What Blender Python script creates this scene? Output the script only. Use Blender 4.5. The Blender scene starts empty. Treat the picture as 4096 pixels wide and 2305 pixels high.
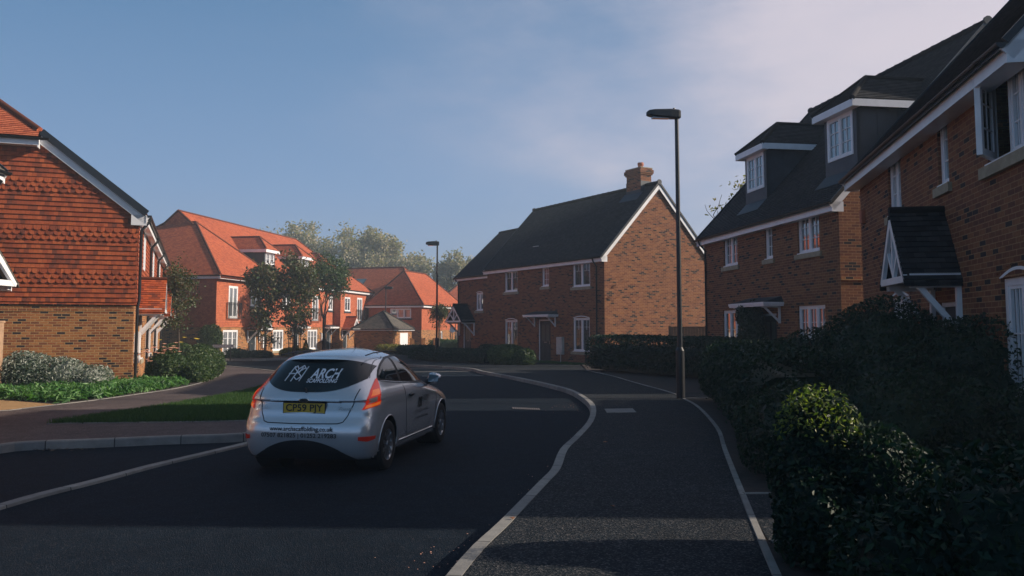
import bpy, bmesh, math, random
import numpy as np
from mathutils import Vector, Matrix
R = math.radians
random.seed(7); RNG = np.random.default_rng(7)
SC = bpy.context.scene
COL = SC.collection

# ------------------------------------------------------------------ materials
class NT:
    def __init__(s, name):
        s.m = bpy.data.materials.new(name); s.m.use_nodes = True
        s.t = s.m.node_tree; s.t.nodes.clear()
        s.out = s.n('ShaderNodeOutputMaterial')
    def n(s, typ, **kw):
        nd = s.t.nodes.new(typ)
        for k, v in kw.items():
            if k.startswith('_'): setattr(nd, k[1:], v)
            else:
                key = k.replace('__', ' ')
                s.put(nd.inputs[key], v)
        return nd
    def put(s, sock, v):
        if isinstance(v, bpy.types.NodeSocket): s.t.links.new(v, sock)
        elif isinstance(v, (tuple, list)) and len(v) == 3 and sock.type == 'RGBA': sock.default_value = (*v, 1)
        else: sock.default_value = v
    def ramp(s, fac, stops, interp='LINEAR'):
        r = s.t.nodes.new('ShaderNodeValToRGB'); r.color_ramp.interpolation = interp
        els = r.color_ramp.elements
        while len(els) < len(stops): els.new(0.5)
        for e, (p, c) in zip(els, stops):
            e.position = p; e.color = (*c, 1) if len(c) == 3 else c
        s.put(r.inputs[0], fac); return r.outputs[0]
    def mix(s, f, a, b, mode='MIX'):
        m = s.t.nodes.new('ShaderNodeMix'); m.data_type = 'RGBA'; m.blend_type = mode
        s.put(m.inputs[0], f); s.put(m.inputs[6], a); s.put(m.inputs[7], b); return m.outputs[2]
    def noise(s, scale, detail=4, rough=.6, vec=None, col=False):
        nd = s.n('ShaderNodeTexNoise', Scale=scale, Detail=detail, Roughness=rough)
        if vec is not None: s.put(nd.inputs['Vector'], vec)
        return nd.outputs['Color' if col else 0]
    def math(s, op, a, b=0.5):
        m = s.t.nodes.new('ShaderNodeMath'); m.operation = op
        s.put(m.inputs[0], a); s.put(m.inputs[1], b); return m.outputs[0]
    def uv(s): return s.n('ShaderNodeTexCoord').outputs['UV']
    def obj(s): return s.n('ShaderNodeTexCoord').outputs['Object']
    def bump(s, h, dist=.01, strength=1.):
        return s.n('ShaderNodeBump', Height=h, Distance=dist, Strength=strength).outputs[0]
    def bsdf(s, color, rough=.6, metal=0., normal=None, spec=.5, coat=0., **kw):
        b = s.n('ShaderNodeBsdfPrincipled'); s.put(b.inputs['Base Color'], color)
        s.put(b.inputs['Roughness'], rough); s.put(b.inputs['Metallic'], metal)
        s.put(b.inputs['Specular IOR Level'], spec); s.put(b.inputs['Coat Weight'], coat)
        if normal is not None: s.put(b.inputs['Normal'], normal)
        for k, v in kw.items(): s.put(b.inputs[k.replace('__', ' ')], v)
        s.t.links.new(b.outputs[0], s.out.inputs[0]); return b
M = {}
def brickmat(name, stops, mortar, bw=.225, rh=.075, ms=.006, grime=.35, bumpd=.006):
    t = NT(name); uv = t.uv()
    b = t.n('ShaderNodeTexBrick', Vector=uv, Color1=(0, 0, 0), Color2=(1, 1, 1), Mortar=(.5, .5, .5), Scale=1., Brick__Width=bw, Row__Height=rh)
    b.inputs['Mortar Size'].default_value = ms; b.inputs['Mortar Smooth'].default_value = .2
    c = t.ramp(b.outputs[0], stops, 'CONSTANT')
    n2 = t.noise(14, 3, .7, uv)
    c = t.mix(.45, c, t.ramp(n2, [(.3, (.55, .55, .55)), (.7, (1.25, 1.2, 1.15))]), 'MULTIPLY')
    n1 = t.noise(.35, 4, .6, uv)
    c = t.mix(grime, c, t.ramp(n1, [(.3, (.72, .7, .7)), (.7, (1.2, 1.15, 1.1))]), 'MULTIPLY')
    c = t.mix(b.outputs['Fac'], c, t.mix(.4, mortar, t.ramp(n2, [(.3, (.5, .5, .5)), (.7, (1.3, 1.3, 1.3))]), 'MULTIPLY'))
    h = t.math('ADD', t.math('MULTIPLY', b.outputs['Fac'], -1.), t.math('MULTIPLY', t.noise(60, 2, .6, uv), .5))
    t.bsdf(c, .9, normal=t.bump(h, bumpd), spec=.25)
    M[name] = t.m
brickmat('brick_gold', [(0, (.40, .165, .062)), (.2, (.28, .10, .045)), (.4, (.43, .19, .075)), (.58, (.34, .12, .05)), (.76, (.22, .085, .045)), (.88, (.04, .03, .035))], (.50, .32, .15), ms=.009)
brickmat('brick_red', [(0, (.24, .098, .050)), (.22, (.19, .072, .042)), (.42, (.265, .115, .056)), (.60, (.205, .08, .044)), (.78, (.15, .060, .040)), (.88, (.035, .027, .031))], (.36, .21, .11), ms=.007)
brickmat('tile_hung', [(0, (.46, .105, .034)), (.2, (.36, .075, .028)), (.45, (.42, .092, .03)), (.62, (.25, .058, .025)), (.8, (.50, .125, .04)), (.93, (.17, .05, .028))], (.10, .03, .015), bw=.165, rh=.1, ms=.002)
brickmat('tile_hung_pale', [(0, (.52, .15, .075)), (.25, (.47, .13, .065)), (.6, (.55, .165, .08)), (.85, (.42, .115, .06))], (.14, .045, .03), bw=.165, rh=.1, ms=.0025)
brickmat('roof_red', [(0, (.52, .14, .065)), (.25, (.46, .115, .055)), (.6, (.56, .16, .075)), (.88, (.38, .095, .05))], (.12, .035, .02), bw=.165, rh=.1, ms=.0025)
brickmat('roof_dark', [(0, (.026, .030, .038)), (.25, (.017, .021, .029)), (.6, (.038, .040, .048)), (.85, (.011, .014, .020))], (.006, .006, .008), bw=.165, rh=.1, ms=.003, grime=.6)
brickmat('roof_slate', [(0, (.17, .155, .135)), (.3, (.13, .12, .11)), (.6, (.19, .17, .145)), (.85, (.10, .095, .09))], (.03, .03, .03), bw=.2, rh=.12, ms=.003)
def plain(name, col, rough=.6, metal=0., nscale=0, namt=.25, bumpd=0, **kw):
    t = NT(name); c = col; nrm = None
    if nscale:
        o = t.obj(); n = t.noise(nscale, 5, .65, o)
        c = t.mix(namt, col, t.ramp(n, [(.3, (.35, .35, .35)), (.7, (1.5, 1.5, 1.5))]), 'MULTIPLY')
        if bumpd: nrm = t.bump(n, bumpd)
    t.bsdf(c, rough, metal, nrm, **kw); M[name] = t.m
plain('white_paint', (.82, .83, .86), .35, nscale=3, namt=.12)
plain('black_plastic', (.012, .014, .018), .35, nscale=4)
plain('iron', (.016, .018, .022), .4, nscale=9)
plain('lead', (.024, .036, .052), .55, nscale=3, namt=.5, bumpd=.004)
plain('stone', (.36, .31, .22), .85, nscale=8, namt=.35, bumpd=.004)
plain('clay', (.42, .14, .07), .8, nscale=8)
plain('wood', (.20, .12, .07), .8, nscale=6, namt=.5)
plain('wood_light', (.38, .24, .15), .8, nscale=6, namt=.5)
plain('bark', (.075, .055, .042), .9, nscale=14, namt=.6, bumpd=.01)
plain('door_paint', (.008, .016, .024), .6, nscale=5)
plain('render_box', (.55, .54, .52), .5, nscale=4)
plain('metal_grate', (.30, .25, .22), .5, .5, nscale=20)
plain('soil', (.035, .024, .020), 1., nscale=6, namt=.6, bumpd=.02)
plain('petal', (.75, .38, .26), .6); plain('petal_yellow', (.75, .55, .06), .6)
plain('dead_leaf', (.38, .15, .06), .8)
plain('sign_white', (.72, .74, .78), .4, nscale=6); plain('ink', (.01, .012, .016), .5)
plain('sticker_white', (.78, .80, .85), .4)
plain('pane_dark', (.03, .045, .05), .35)
plain('curtain', (.42, .42, .45), .9)
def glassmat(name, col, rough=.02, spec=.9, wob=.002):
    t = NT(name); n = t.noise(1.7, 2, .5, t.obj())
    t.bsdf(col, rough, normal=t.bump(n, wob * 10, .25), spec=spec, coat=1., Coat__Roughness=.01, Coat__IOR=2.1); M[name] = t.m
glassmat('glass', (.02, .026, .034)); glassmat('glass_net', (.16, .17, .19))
def clearglass(name):
    t = NT(name)
    fr = t.n('ShaderNodeFresnel', IOR=1.7)
    tr = t.n('ShaderNodeBsdfTransparent', Color=(.72, .78, .80)); gl = t.n('ShaderNodeBsdfGlossy', Roughness=.02, Color=(.9, .93, 1.))
    mx = t.n('ShaderNodeMixShader'); t.put(mx.inputs[0], fr.outputs[0]); t.t.links.new(tr.outputs[0], mx.inputs[1]); t.t.links.new(gl.outputs[0], mx.inputs[2])
    t.t.links.new(mx.outputs[0], t.out.inputs[0]); M[name] = t.m
clearglass('glass_clear')
def asphalt(name, base, agg, sc=1., rough=.85, spec=.35, seams=False):
    t = NT(name); o = t.obj()
    v = t.n('ShaderNodeTexVoronoi', Vector=o, Scale=95 * sc, Randomness=1.); big = t.noise(.5, 5, .65, o); fine = t.noise(160 * sc, 2, .7, o)
    spk = t.ramp(t.n('ShaderNodeSeparateColor', Color=v.outputs['Color']).outputs[0], [(0, (0, 0, 0)), (.55, (.12, .12, .12)), (.86, (.45, .45, .45)), (.97, (1, 1, 1))])
    c = t.mix(t.n('ShaderNodeSeparateColor', Color=spk).outputs[0], base, agg)
    c = t.mix(.55, c, t.ramp(big, [(.3, (.6, .6, .62)), (.7, (1.3, 1.3, 1.28))]), 'MULTIPLY')
    mid = t.noise(4., 4, .7, o)
    c = t.mix(.35, c, t.ramp(mid, [(.35, (.6, .6, .6)), (.65, (1.25, 1.25, 1.25))]), 'MULTIPLY')
    h = t.math('ADD', v.outputs['Distance'], t.math('MULTIPLY', fine, .5))
    t.bsdf(c, t.math('ADD', t.math('MULTIPLY', big, .25), rough - .15), normal=t.bump(h, .006), spec=spec); M[name] = t.m
asphalt('road_asphalt', (.006, .014, .024), (.036, .038, .046), spec=.06)
asphalt('pavement_asphalt', (.011, .018, .025), (.11, .105, .105), .8, spec=.07)
asphalt('footway_asphalt', (.088, .070, .070), (.22, .18, .17), spec=.12)
def kerbmat():
    t = NT('kerb_concrete'); o = t.obj(); uv = t.uv()
    b = t.n('ShaderNodeTexBrick', Vector=uv, Color1=(0, 0, 0), Color2=(1, 1, 1), Scale=1., Brick__Width=.915, Row__Height=50.)
    b.offset = 0; b.inputs['Mortar Size'].default_value = .008
    c = t.ramp(b.outputs[0], [(0, (.20, .195, .19)), (.5, (.26, .25, .235)), (1, (.31, .295, .27))])
    n = t.noise(5, 6, .7, o); c = t.mix(.6, c, t.ramp(n, [(.3, (.55, .55, .55)), (.7, (1.2, 1.2, 1.2))]), 'MULTIPLY')
    c = t.mix(b.outputs['Fac'], c, (.03, .03, .03))
    t.bsdf(c, .85, normal=t.bump(t.noise(50, 3, .6, o), .004)); M['kerb_concrete'] = t.m
kerbmat()
def groundmat(name, a, b_, sc, c3=None):
    t = NT(name); o = t.obj(); n = t.noise(sc, 6, .75, o)
    c = t.ramp(n, [(.35, a), (.65, b_)]); n2 = t.noise(.4, 3, .6, o)
    c = t.mix(.4, c, t.ramp(n2, [(.3, (.6, .6, .6)), (.7, (1.3, 1.3, 1.3))]), 'MULTIPLY')
    t.bsdf(c, .95, normal=t.bump(n, .03), spec=.1); M[name] = t.m
groundmat('ground', (.045, .05, .025), (.085, .08, .045), 6.)
groundmat('grass_soil', (.022, .04, .014), (.05, .075, .022), 20.)
groundmat('paving_sand', (.42, .25, .12), (.52, .33, .17), 12.)
def leafmat(name, cols, rough=.5, trans=.35, spec=.4):
    t = NT(name); g = t.n('ShaderNodeNewGeometry').outputs['Random Per Island']
    c = t.ramp(g, [(i / (len(cols)), c) for i, c in enumerate(cols)], 'LINEAR')
    b = t.bsdf(c, rough, spec=spec)
    tr = t.n('ShaderNodeBsdfTranslucent', Color=t.mix(1., c, (1.1, 1.3, .5), 'MULTIPLY'))
    mx = t.n('ShaderNodeMixShader'); mx.inputs[0].default_value = trans
    t.t.links.new(b.outputs[0], mx.inputs[1]); t.t.links.new(tr.outputs[0], mx.inputs[2]); t.t.links.new(mx.outputs[0], t.out.inputs[0])
    M[name] = t.m
leafmat('leaf_hedge', [(.008, .028, .018), (.015, .040, .021), (.007, .022, .016), (.022, .05, .023)], .45, .25, .3)
leafmat('leaf_laurel', [(.008, .028, .020), (.013, .038, .024), (.026, .052, .024), (.007, .024, .018)], .5, .18, .2)
leafmat('leaf_sun_tint', [(.16, .20, .035), (.24, .28, .05), (.07, .11, .03)], .45, .4)  # yellow-green tone that paints sunlight onto a bush top
leafmat('leaf_grey', [(.24, .28, .24), (.40, .42, .38), (.06, .10, .07), (.50, .52, .47), (.04, .075, .05)], .7, .15)
leafmat('leaf_ground', [(.06, .19, .05), (.12, .28, .08), (.03, .10, .03), (.18, .34, .12)], .45, .35)
leafmat('leaf_grass', [(.03, .085, .02), (.045, .11, .03), (.022, .065, .02), (.07, .13, .035)], .6, .3, .25)
leafmat('leaf_tree', [(.045, .09, .03), (.08, .11, .035), (.14, .11, .04), (.035, .07, .03), (.11, .075, .035)], .5, .3)
leafmat('leaf_tree_green', [(.035, .08, .028), (.06, .11, .035), (.025, .055, .022), (.09, .13, .04)], .5, .3)
leafmat('leaf_autumn_haze', [(.44, .37, .25), (.32, .30, .23), (.50, .40, .26), (.26, .27, .22)], .8, .3, .05)  # autumn tones, paled so the colour carries part of the distance haze
leafmat('leaf_yellow', [(.20, .19, .04), (.12, .13, .035), (.26, .22, .06)], .6, .4)

# ------------------------------------------------------------------ mesh builder
def clip_poly(P, f):
    out = []; n = len(P)
    for i in range(n):
        a, b = P[i], P[(i + 1) % n]; fa, fb = f(a), f(b)
        if fa >= 0: out.append(a)
        if (fa >= 0) != (fb >= 0) and abs(fa - fb) > 1e-9:
            t = fa / (fa - fb); out.append(a.lerp(b, t))
    return out
def tb(n):
    if abs(n.z) > .999: return Vector((1, 0, 0)), Vector((0, 1, 0))
    t = Vector((0, 0, 1)).cross(n).normalized(); return t, n.cross(t)
class MB:
    def __init__(s): s.v = []; s.f = []; s.uv = []; s.mi = []; s.cur = 0; s.sm = []; s.smooth = False
    def face(s, pts, uvs=None):
        pts = [Vector(p) for p in pts]
        if uvs is None:
            n = Vector((0, 0, 0))
            for i in range(len(pts)):
                a, b = pts[i], pts[(i + 1) % len(pts)]; n += (a - pts[0]).cross(b - pts[0])
            if n.length < 1e-12: return
            t, b = tb(n.normalized()); uvs = [(p.dot(t), p.dot(b)) for p in pts]
        i0 = len(s.v); s.v += [tuple(p) for p in pts]; s.f.append(list(range(i0, i0 + len(pts)))); s.uv += uvs; s.mi.append(s.cur); s.sm.append(s.smooth)
    def grid(s, P, flip=False, closed=False):   # P[i][j] shared-vertex smooth grid
        i0 = len(s.v); ni = len(P); nj = len(P[0])
        for r in P: s.v += [tuple(p) for p in r]
        for i in range(ni - 1):
            for j in range(nj if closed else nj - 1):
                j2 = (j + 1) % nj
                q = [i0 + i * nj + j, i0 + i * nj + j2, i0 + (i + 1) * nj + j2, i0 + (i + 1) * nj + j]
                if flip: q.reverse()
                s.f.append(q); s.uv += [(0, 0)] * 4; s.mi.append(s.cur); s.sm.append(True)
    def box(s, x0, x1, y0, y1, z0, z1, T=None):
        T = T or (lambda *a: Vector(a))
        if x0 > x1: x0, x1 = x1, x0
        if y0 > y1: y0, y1 = y1, y0
        c = [Vector(T(x, y, z)) for z in (z0, z1) for y in (y0, y1) for x in (x0, x1)]
        F = [(0, 2, 3, 1), (4, 5, 7, 6), (0, 1, 5, 4), (2, 6, 7, 3), (0, 4, 6, 2), (1, 3, 7, 5)]
        e = (c[1] - c[0]).cross(c[2] - c[0]).dot(c[4] - c[0])
        for f in F: s.face([c[i] for i in (f if e > 0 else f[::-1])])
    def beam(s, p0, p1, w, h, up=(0, 0, 1)):
        p0, p1 = Vector(p0), Vector(p1); d = (p1 - p0); L = d.length
        if L < 1e-6: return
        d.normalize(); u = Vector(up); side = d.cross(u)
        if side.length < 1e-4: side = d.cross(Vector((1, 0, 0)))
        side.normalize(); u = side.cross(d)
        s.box(0, L, -w / 2, w / 2, -h / 2, h / 2, lambda x, y, z: p0 + d * x - side * y + u * z)
    def tube(s, pts, r, n=8, cap=True):
        pts = [Vector(p) for p in pts]; rr = r if isinstance(r, (list, tuple)) else [r] * len(pts)
        rings = []; prev = None
        for i, p in enumerate(pts):
            d = (pts[min(i + 1, len(pts) - 1)] - pts[max(i - 1, 0)])
            d = d.normalized() if d.length > 1e-9 else Vector((0, 0, 1))
            a = prev - d * prev.dot(d) if prev is not None else (d.cross(Vector((0, 0, 1))) if abs(d.z) < .95 else d.cross(Vector((1, 0, 0))))
            a.normalize(); prev = a; b = d.cross(a)
            rings.append([p + (a * math.cos(k * 2 * math.pi / n) + b * math.sin(k * 2 * math.pi / n)) * rr[i] for k in range(n)])
        s.grid(rings, closed=True)
        if cap:
            s.face(rings[0][::-1]); s.face(rings[-1])
    def rows(s, poly, c=.1, lift=.018, ref=0.):   # planar convex polygon CCW from outside, laid in courses
        P = [Vector(p) for p in poly]; n = (P[1] - P[0]).cross(P[2] - P[0])
        if n.length < 1e-9: n = (P[2] - P[0]).cross(P[3] - P[0])
        n.normalize(); t, b = tb(n)
        vs = [p.dot(b) for p in P]; k = math.floor(min(vs) / c)
        while k * c < max(vs) - 1e-6:
            v0, v1 = k * c, (k + 1) * c
            Q = clip_poly(P, lambda p: p.dot(b) - v0); Q = clip_poly(Q, lambda p: v1 - p.dot(b)) if len(Q) > 2 else Q
            if len(Q) > 2:
                uv = [(p.dot(t), p.dot(b)) for p in Q]
                L = [p + n * (lift * (1 - (p.dot(b) - v0) / c) + .001) for p in Q]
                s.face(L, uv)
                lo = [i for i in range(len(Q)) if abs(Q[i].dot(b) - v0) < 1e-4]
                if len(lo) >= 2:
                    a, d_ = min(lo, key=lambda i: Q[i].dot(t)), max(lo, key=lambda i: Q[i].dot(t))
                    s.face([Q[a], Q[d_], L[d_], L[a]], [(uv[a][0], v0 + .03), (uv[d_][0], v0 + .03), (uv[d_][0], v0 + .04), (uv[a][0], v0 + .04)])
            k += 1
    def build(s, name, mats, parent=None, loc=None, rz=0):
        me = bpy.data.meshes.new(name); me.from_pydata(s.v, [], s.f)
        if not isinstance(mats, (list, tuple)): mats = [mats]
        for m in mats: me.materials.append(M[m])
        uvl = me.uv_layers.new(name='UVMap'); uvl.data.foreach_set('uv', [c for u in s.uv for c in u])
        me.polygons.foreach_set('material_index', s.mi); me.polygons.foreach_set('use_smooth', s.sm)
        me.update()
        o = bpy.data.objects.new(name, me); COL.objects.link(o)
        if parent: o.parent = parent
        if loc is not None: o.location = loc
        o.rotation_euler.z = rz
        return o
def tag(o, label=None, cat=None, group=None, kind=None):
    for k, v in (('label', label), ('category', cat), ('group', group), ('kind', kind)):
        if v: o[k] = v
    return o
def empty(name, loc, rz=0, label=None, cat=None, group=None):
    o = bpy.data.objects.new(name, None); COL.objects.link(o); o.location = loc; o.rotation_euler.z = rz
    o.empty_display_size = .3
    return tag(o, label, cat, group)
def copy_tree(o, parent=None):
    c = o.copy(); COL.objects.link(c); c.parent = parent
    for ch in list(o.children): copy_tree(ch, c)
    return c

# ------------------------------------------------------------------ house kit
def TF(kind, W=0, D=0, y0=0):
    # (u along wall left->right seen from outside, v up, d outward)
    if kind == 'front': return lambda u, v, d=0: Vector((u, y0 - d, v))
    if kind == 'right': return lambda u, v, d=0: Vector((W + d, u, v))
    if kind == 'left': return lambda u, v, d=0: Vector((W - d, D - u, v))
    if kind == 'back': return lambda u, v, d=0: Vector((W - u, D + d, v))
def wall(mb, T, u0, u1, v0, v1, holes=(), dep=.1, courses=None):
    us = sorted({u0, u1, *[h[0] for h in holes if u0 < h[0] < u1], *[h[1] for h in holes if u0 < h[1] < u1]})
    vs = sorted({v0, v1, *[h[2] for h in holes if v0 < h[2] < v1], *[h[3] for h in holes if v0 < h[3] < v1]})
    for a, b in zip(us, us[1:]):
        for c, d in zip(vs, vs[1:]):
            mu, mv = (a + b) / 2, (c + d) / 2
            if any(h[0] < mu < h[1] and h[2] < mv < h[3] for h in holes): continue
            q = [T(a, c), T(b, c), T(b, d), T(a, d)]
            if courses: mb.rows(q, courses)
            else: mb.face(q)
    for h in holes:
        a, b, c, d = h; 
        if c >= v1 or d <= v0: continue
        c, d = max(c, v0), min(d, v1)
        mb.face([T(a, c, 0), T(a, d, 0), T(a, d, -dep), T(a, c, -dep)]); mb.face([T(b, d, 0), T(b, c, 0), T(b, c, -dep), T(b, d, -dep)])
        mb.face([T(a, d, 0), T(b, d, 0), T(b, d, -dep), T(a, d, -dep)]); mb.face([T(b, c, 0), T(a, c, 0), T(a, c, -dep), T(b, c, -dep)])
def window(par, T, h, lights=2, style='georgian', rec=.07, sill=True, glass='glass', blind=False, name='window', bars=(2, 3), arch=0., fw=.07):
    a, b, c, d = h; mb = MB(); TT = lambda x, y, z: T(x, z, y)   # box(x,y=outward,z)
    o0, o1 = -rec - .05, -rec + .02
    g = .003
    mb.box(a + g, b - g, o0, o1, d - fw, d - g, TT); mb.box(a + g, b - g, o0, o1, c + g, c + fw, TT)
    mb.box(a + g, a + fw, o0, o1, c + fw, d - fw, TT); mb.box(b - fw, b - g, o0, o1, c + fw, d - fw, TT)
    cw = (b - a - 2 * fw) / lights; gl = MB()
    for i in range(lights):
        x0 = a + fw + cw * i; x1 = x0 + cw
        if i: mb.box(x0 - .028, x0 + .028, o0, o1 - .002, c + fw, d - fw, TT)
        s0, s1 = x0 + (.028 if i else 0), x1 - (.028 if i < lights - 1 else 0)
        r = .042   # sash
        z0, z1 = c + fw, d - fw; q0, q1 = o0, o1 - .012
        mb.box(s0, s1, q0, q1, z1 - r, z1, TT); mb.box(s0, s1, q0, q1, z0, z0 + r, TT)
        mb.box(s0, s0 + r, q0, q1, z0 + r, z1 - r, TT); mb.box(s1 - r, s1, q0, q1, z0 + r, z1 - r, TT)
        nb, nr = bars; e0, e1 = q0 + .012, q1 - .012
        if nb > 1:
            ztop = z0 + (z1 - z0) * (0 if style == 'georgian' else .66)
            for k in range(1, nb):
                xx = s0 + r + (s1 - s0 - 2 * r) * k / nb; mb.box(xx - .009, xx + .009, e0, e1 - .002, max(ztop, z0 + r), z1 - r, TT)
        for k in range(1, nr):
            zz = z0 + (z1 - z0) * k / nr
            if style == 'top' and k < nr - 1: continue
            mb.box(s0 + r, s1 - r, zz - .009, zz + .009, e0, e1) if False else mb.box(s0 + r, s1 - r, e0, e1, zz - .009, zz + .009, TT)
        gl.face([T(s0 + r, z0 + r, q0 + .02), T(s1 - r, z0 + r, q0 + .02), T(s1 - r, z1 - r, q0 + .02), T(s0 + r, z1 - r, q0 + .02)])
    if arch:
        n = 10; P = [(a + (b - a) * k / n, d + arch * math.sin(math.pi * k / n)) for k in range(n + 1)]
        for k in range(n):
            (x0, y0), (x1, y1) = P[k], P[k + 1]
            mb.face([T(x0, d, -.01), T(x1, d, -.01), T(x1, y1 + .01, -.01), T(x0, y0 + .01, -.01)])
            mb.face([T(x0, y0 + .01, -.01), T(x1, y1 + .01, -.01), T(x1, y1 + .01, .012), T(x0, y0 + .01, .012)][::-1])
            mb.face([T(x0, max(d, y0 - .03), .012), T(x1, max(d, y1 - .03), .012), T(x1, y1 + .01, .012), T(x0, y0 + .01, .012)])
    w = mb.build(name, 'white_paint', par)
    gl.build('pane', 'glass_clear' if blind else glass, w)
    if blind:
        bl = MB(); z = c + fw
        bl.cur = 1; bl.face([T(a, c, -.30), T(b, c, -.30), T(b, d, -.30), T(a, d, -.30)]); bl.cur = 0
        while z < d - fw:
            bl.box(a + fw, b - fw, o0 - .055, o0 - .045, z, z + .045, lambda x, y, zz: T(x, zz, y + (zz - z) * .5)); z += .062
        for i in range(lights * 2 + 1):
            x = a + fw + (b - a - 2 * fw) * i / (lights * 2); bl.box(x - .02, x + .02, o0 - .04, o0 - .015, c + fw, d - fw, TT)
        bl.build('shutter', ['curtain', 'glass'], w)
    if sill:
        sm = MB(); sm.box(a - .12, b + .12, -.06, .06, c - .14, c - .003, TT); sm.build('sill', sill if isinstance(sill, str) else 'stone', w)
    wb = MB(); wb.box(a - .0, b + .0, -rec - .0, .05 if not sill else .03, c - .002, c + .03, TT)
    if sill: wb.build('sill_board', 'white_paint', w)
    return w
def door(par, T, h, mat='door_paint', rec=.08, glz=True, white_side=.07):
    a, b, c, d = h; TT = lambda x, y, z: T(x, z, y)
    fr = MB(); fw = white_side
    fr.box(a + .003, a + fw, -rec - .04, -rec + .03, c, d, TT); fr.box(b - fw, b - .003, -rec - .04, -rec + .03, c, d, TT); fr.box(a + fw, b - fw, -rec - .04, -rec + .03, d - fw, d - .003, TT)
    f = fr.build('door_frame', 'white_paint', par)
    lf = MB(); x0, x1 = a + fw + .004, b - fw - .004; lf.box(x0, x1, -rec - .04, -rec, c + .01, d - fw - .004, TT)
    w = x1 - x0
    for (q0, q1, r0, r1) in ((.14, .44, .1, .42), (.56, .86, .1, .42)):
        lf.box(x0 + w * q0, x0 + w * q1, -rec, -rec + .012, c + (d - c) * r0, c + (d - c) * r1, TT)
    dr = lf.build('door', mat, par)
    if glz:
        g = MB(); y0, y1 = c + (d - c) * .5, c + (d - c) * .88
        for q0, q1 in ((.18, .44), (.56, .82)):
            g.face([T(x0 + w * q0, y0, -rec + .004), T(x0 + w * q1, y0, -rec + .004), T(x0 + w * q1, y1, -rec + .004), T(x0 + w * q0, y1, -rec + .004)])
        g.build('door_glazing', 'curtain', dr) if False else g.build('door_glazing', 'pane_dark', dr)
    hn = MB(); hn.box(x0 + w * .88, x0 + w * .93, -rec, -rec + .05, c + .95, c + 1.1, TT); lb = MB(); lb.box(x0 + w * .38, x0 + w * .62, -rec, -rec + .016, c + (d - c) * .46, c + (d - c) * .485, TT)
    lb.build('letter_box', 'metal_grate', dr); hn.build('handle', 'metal_grate', dr)
def gable_porch(par, xc, hw, y0, proj, ze, zr, roof='roof_dark', T=None):
    # ridge perpendicular to the front wall at y=y0
    P = lambda x, y, z: (x, y0 - y, z)
    rf = MB(); ov = .08; yo = proj + .11
    dz = (zr - ze) / hw
    L0, L1 = P(xc - hw - ov, 0, ze - dz * ov), P(xc - hw - ov, yo, ze - dz * ov); A, B = P(xc, 0, zr), P(xc, yo, zr)
    R0, R1 = P(xc + hw + ov, 0, ze - dz * ov), P(xc + hw + ov, yo, ze - dz * ov)
    up = Vector((0, 0, .05))
    rf.rows([Vector(L0) + up, Vector(L1) + up, Vector(B) + up, Vector(A) + up]); rf.rows([Vector(R1) + up, Vector(R0) + up, Vector(A) + up, Vector(B) + up])
    for q in ([L1, L0, A, B], [R0, R1, B, A]): rf.face(q)
    rf.face([Vector(L1), Vector(B), Vector(B) + up, Vector(L1) + up][::-1]); rf.face([Vector(B), Vector(R1), Vector(R1) + up, Vector(B) + up][::-1])
    rf.tube([Vector(A) + up * 1.2, Vector(B) + up * 1.2], .06, 8)
    p = rf.build('porch', roof, par)
    fr = MB(); yf = proj + .03
    fr.beam(P(xc - hw, yf + .05, ze - .03), P(xc, yf + .05, zr - .11), .10, .06, (0, -1, 0)); fr.beam(P(xc + hw, yf + .05, ze - .03), P(xc, yf + .05, zr - .11), .10, .06, (0, -1, 0))
    fr.box(xc - hw, xc + hw, y0 - yf - .075, y0 - yf + .03, ze - .06, ze + .04)
    fr.box(xc - .03, xc + .03, y0 - yf - .06, y0 - yf + .0, ze + .05, zr - .14)
    for sg in (-1, 1): fr.beam(P(xc, yf + .03, ze + .05), P(xc + sg * hw * .48, yf + .03, ze + (zr - ze) * .46), .05, .05, (0, -1, 0))
    for sg in (-1, 1):
        x = xc + sg * (hw - .04)
        fr.box(x - .04, x + .04, y0 - proj, y0 - .02, ze - .12, ze + .0); fr.box(x - .04, x + .04, y0 - .07, y0 - .002, ze - .85, ze - .12)
        fr.beam(P(x, .06, ze - .75), P(x, proj * .85, ze - .1), .07, .08)
        fr.box(xc + sg * (hw - .0) - .012, xc + sg * hw + .012, y0 - proj - .02, y0 - .01, ze - .14, ze + .07)
    fr.build('porch_frame', 'white_paint', p)
    bk = MB(); bk.face([P(xc - hw + .05, proj - .06, ze), P(xc + hw - .05, proj - .06, ze), P(xc, proj - .06, zr - .1)]); bk.build('porch_infill', 'lead', p)
    return p
def flat_canopy(par, x0, x1, y0, proj, z):
    m = MB(); m.box(x0, x1, y0 - proj, y0 - .002, z - .05, z + .02); m.box(x0 + .02, x1 - .02, y0 - proj + .02, y0 - .003, z - .1, z - .05)
    c = m.build('canopy', 'white_paint', par)
    l = MB(); l.face([(x0 + .03, y0 - proj + .02, z + .022), (x1 - .03, y0 - proj + .02, z + .022), (x1 - .15, y0, z + .2), (x0 + .15, y0, z + .2)])
    l.face([(x0 + .03, y0 - proj + .02, z + .022), (x0 + .15, y0, z + .2), (x0 + .03, y0, z + .022)]); l.face([(x1 - .03, y0 - proj + .02, z + .022), (x1 - .03, y0, z + .022), (x1 - .15, y0, z + .2)])
    l.build('canopy_flashing', 'lead', c)
    for x in (x0 + .25, x1 - .25):
        b = MB(); b.box(x - .03, x + .03, y0 - .06, y0 - .002, z - .6, z - .1); b.box(x - .03, x + .03, y0 - proj + .08, y0 - .06, z - .14, z - .1)
        b.beam((x, y0 - .04, z - .55), (x, y0 - proj + .15, z - .12), .05, .06); b.build('canopy_bracket', 'white_paint', c)
    return c
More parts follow.
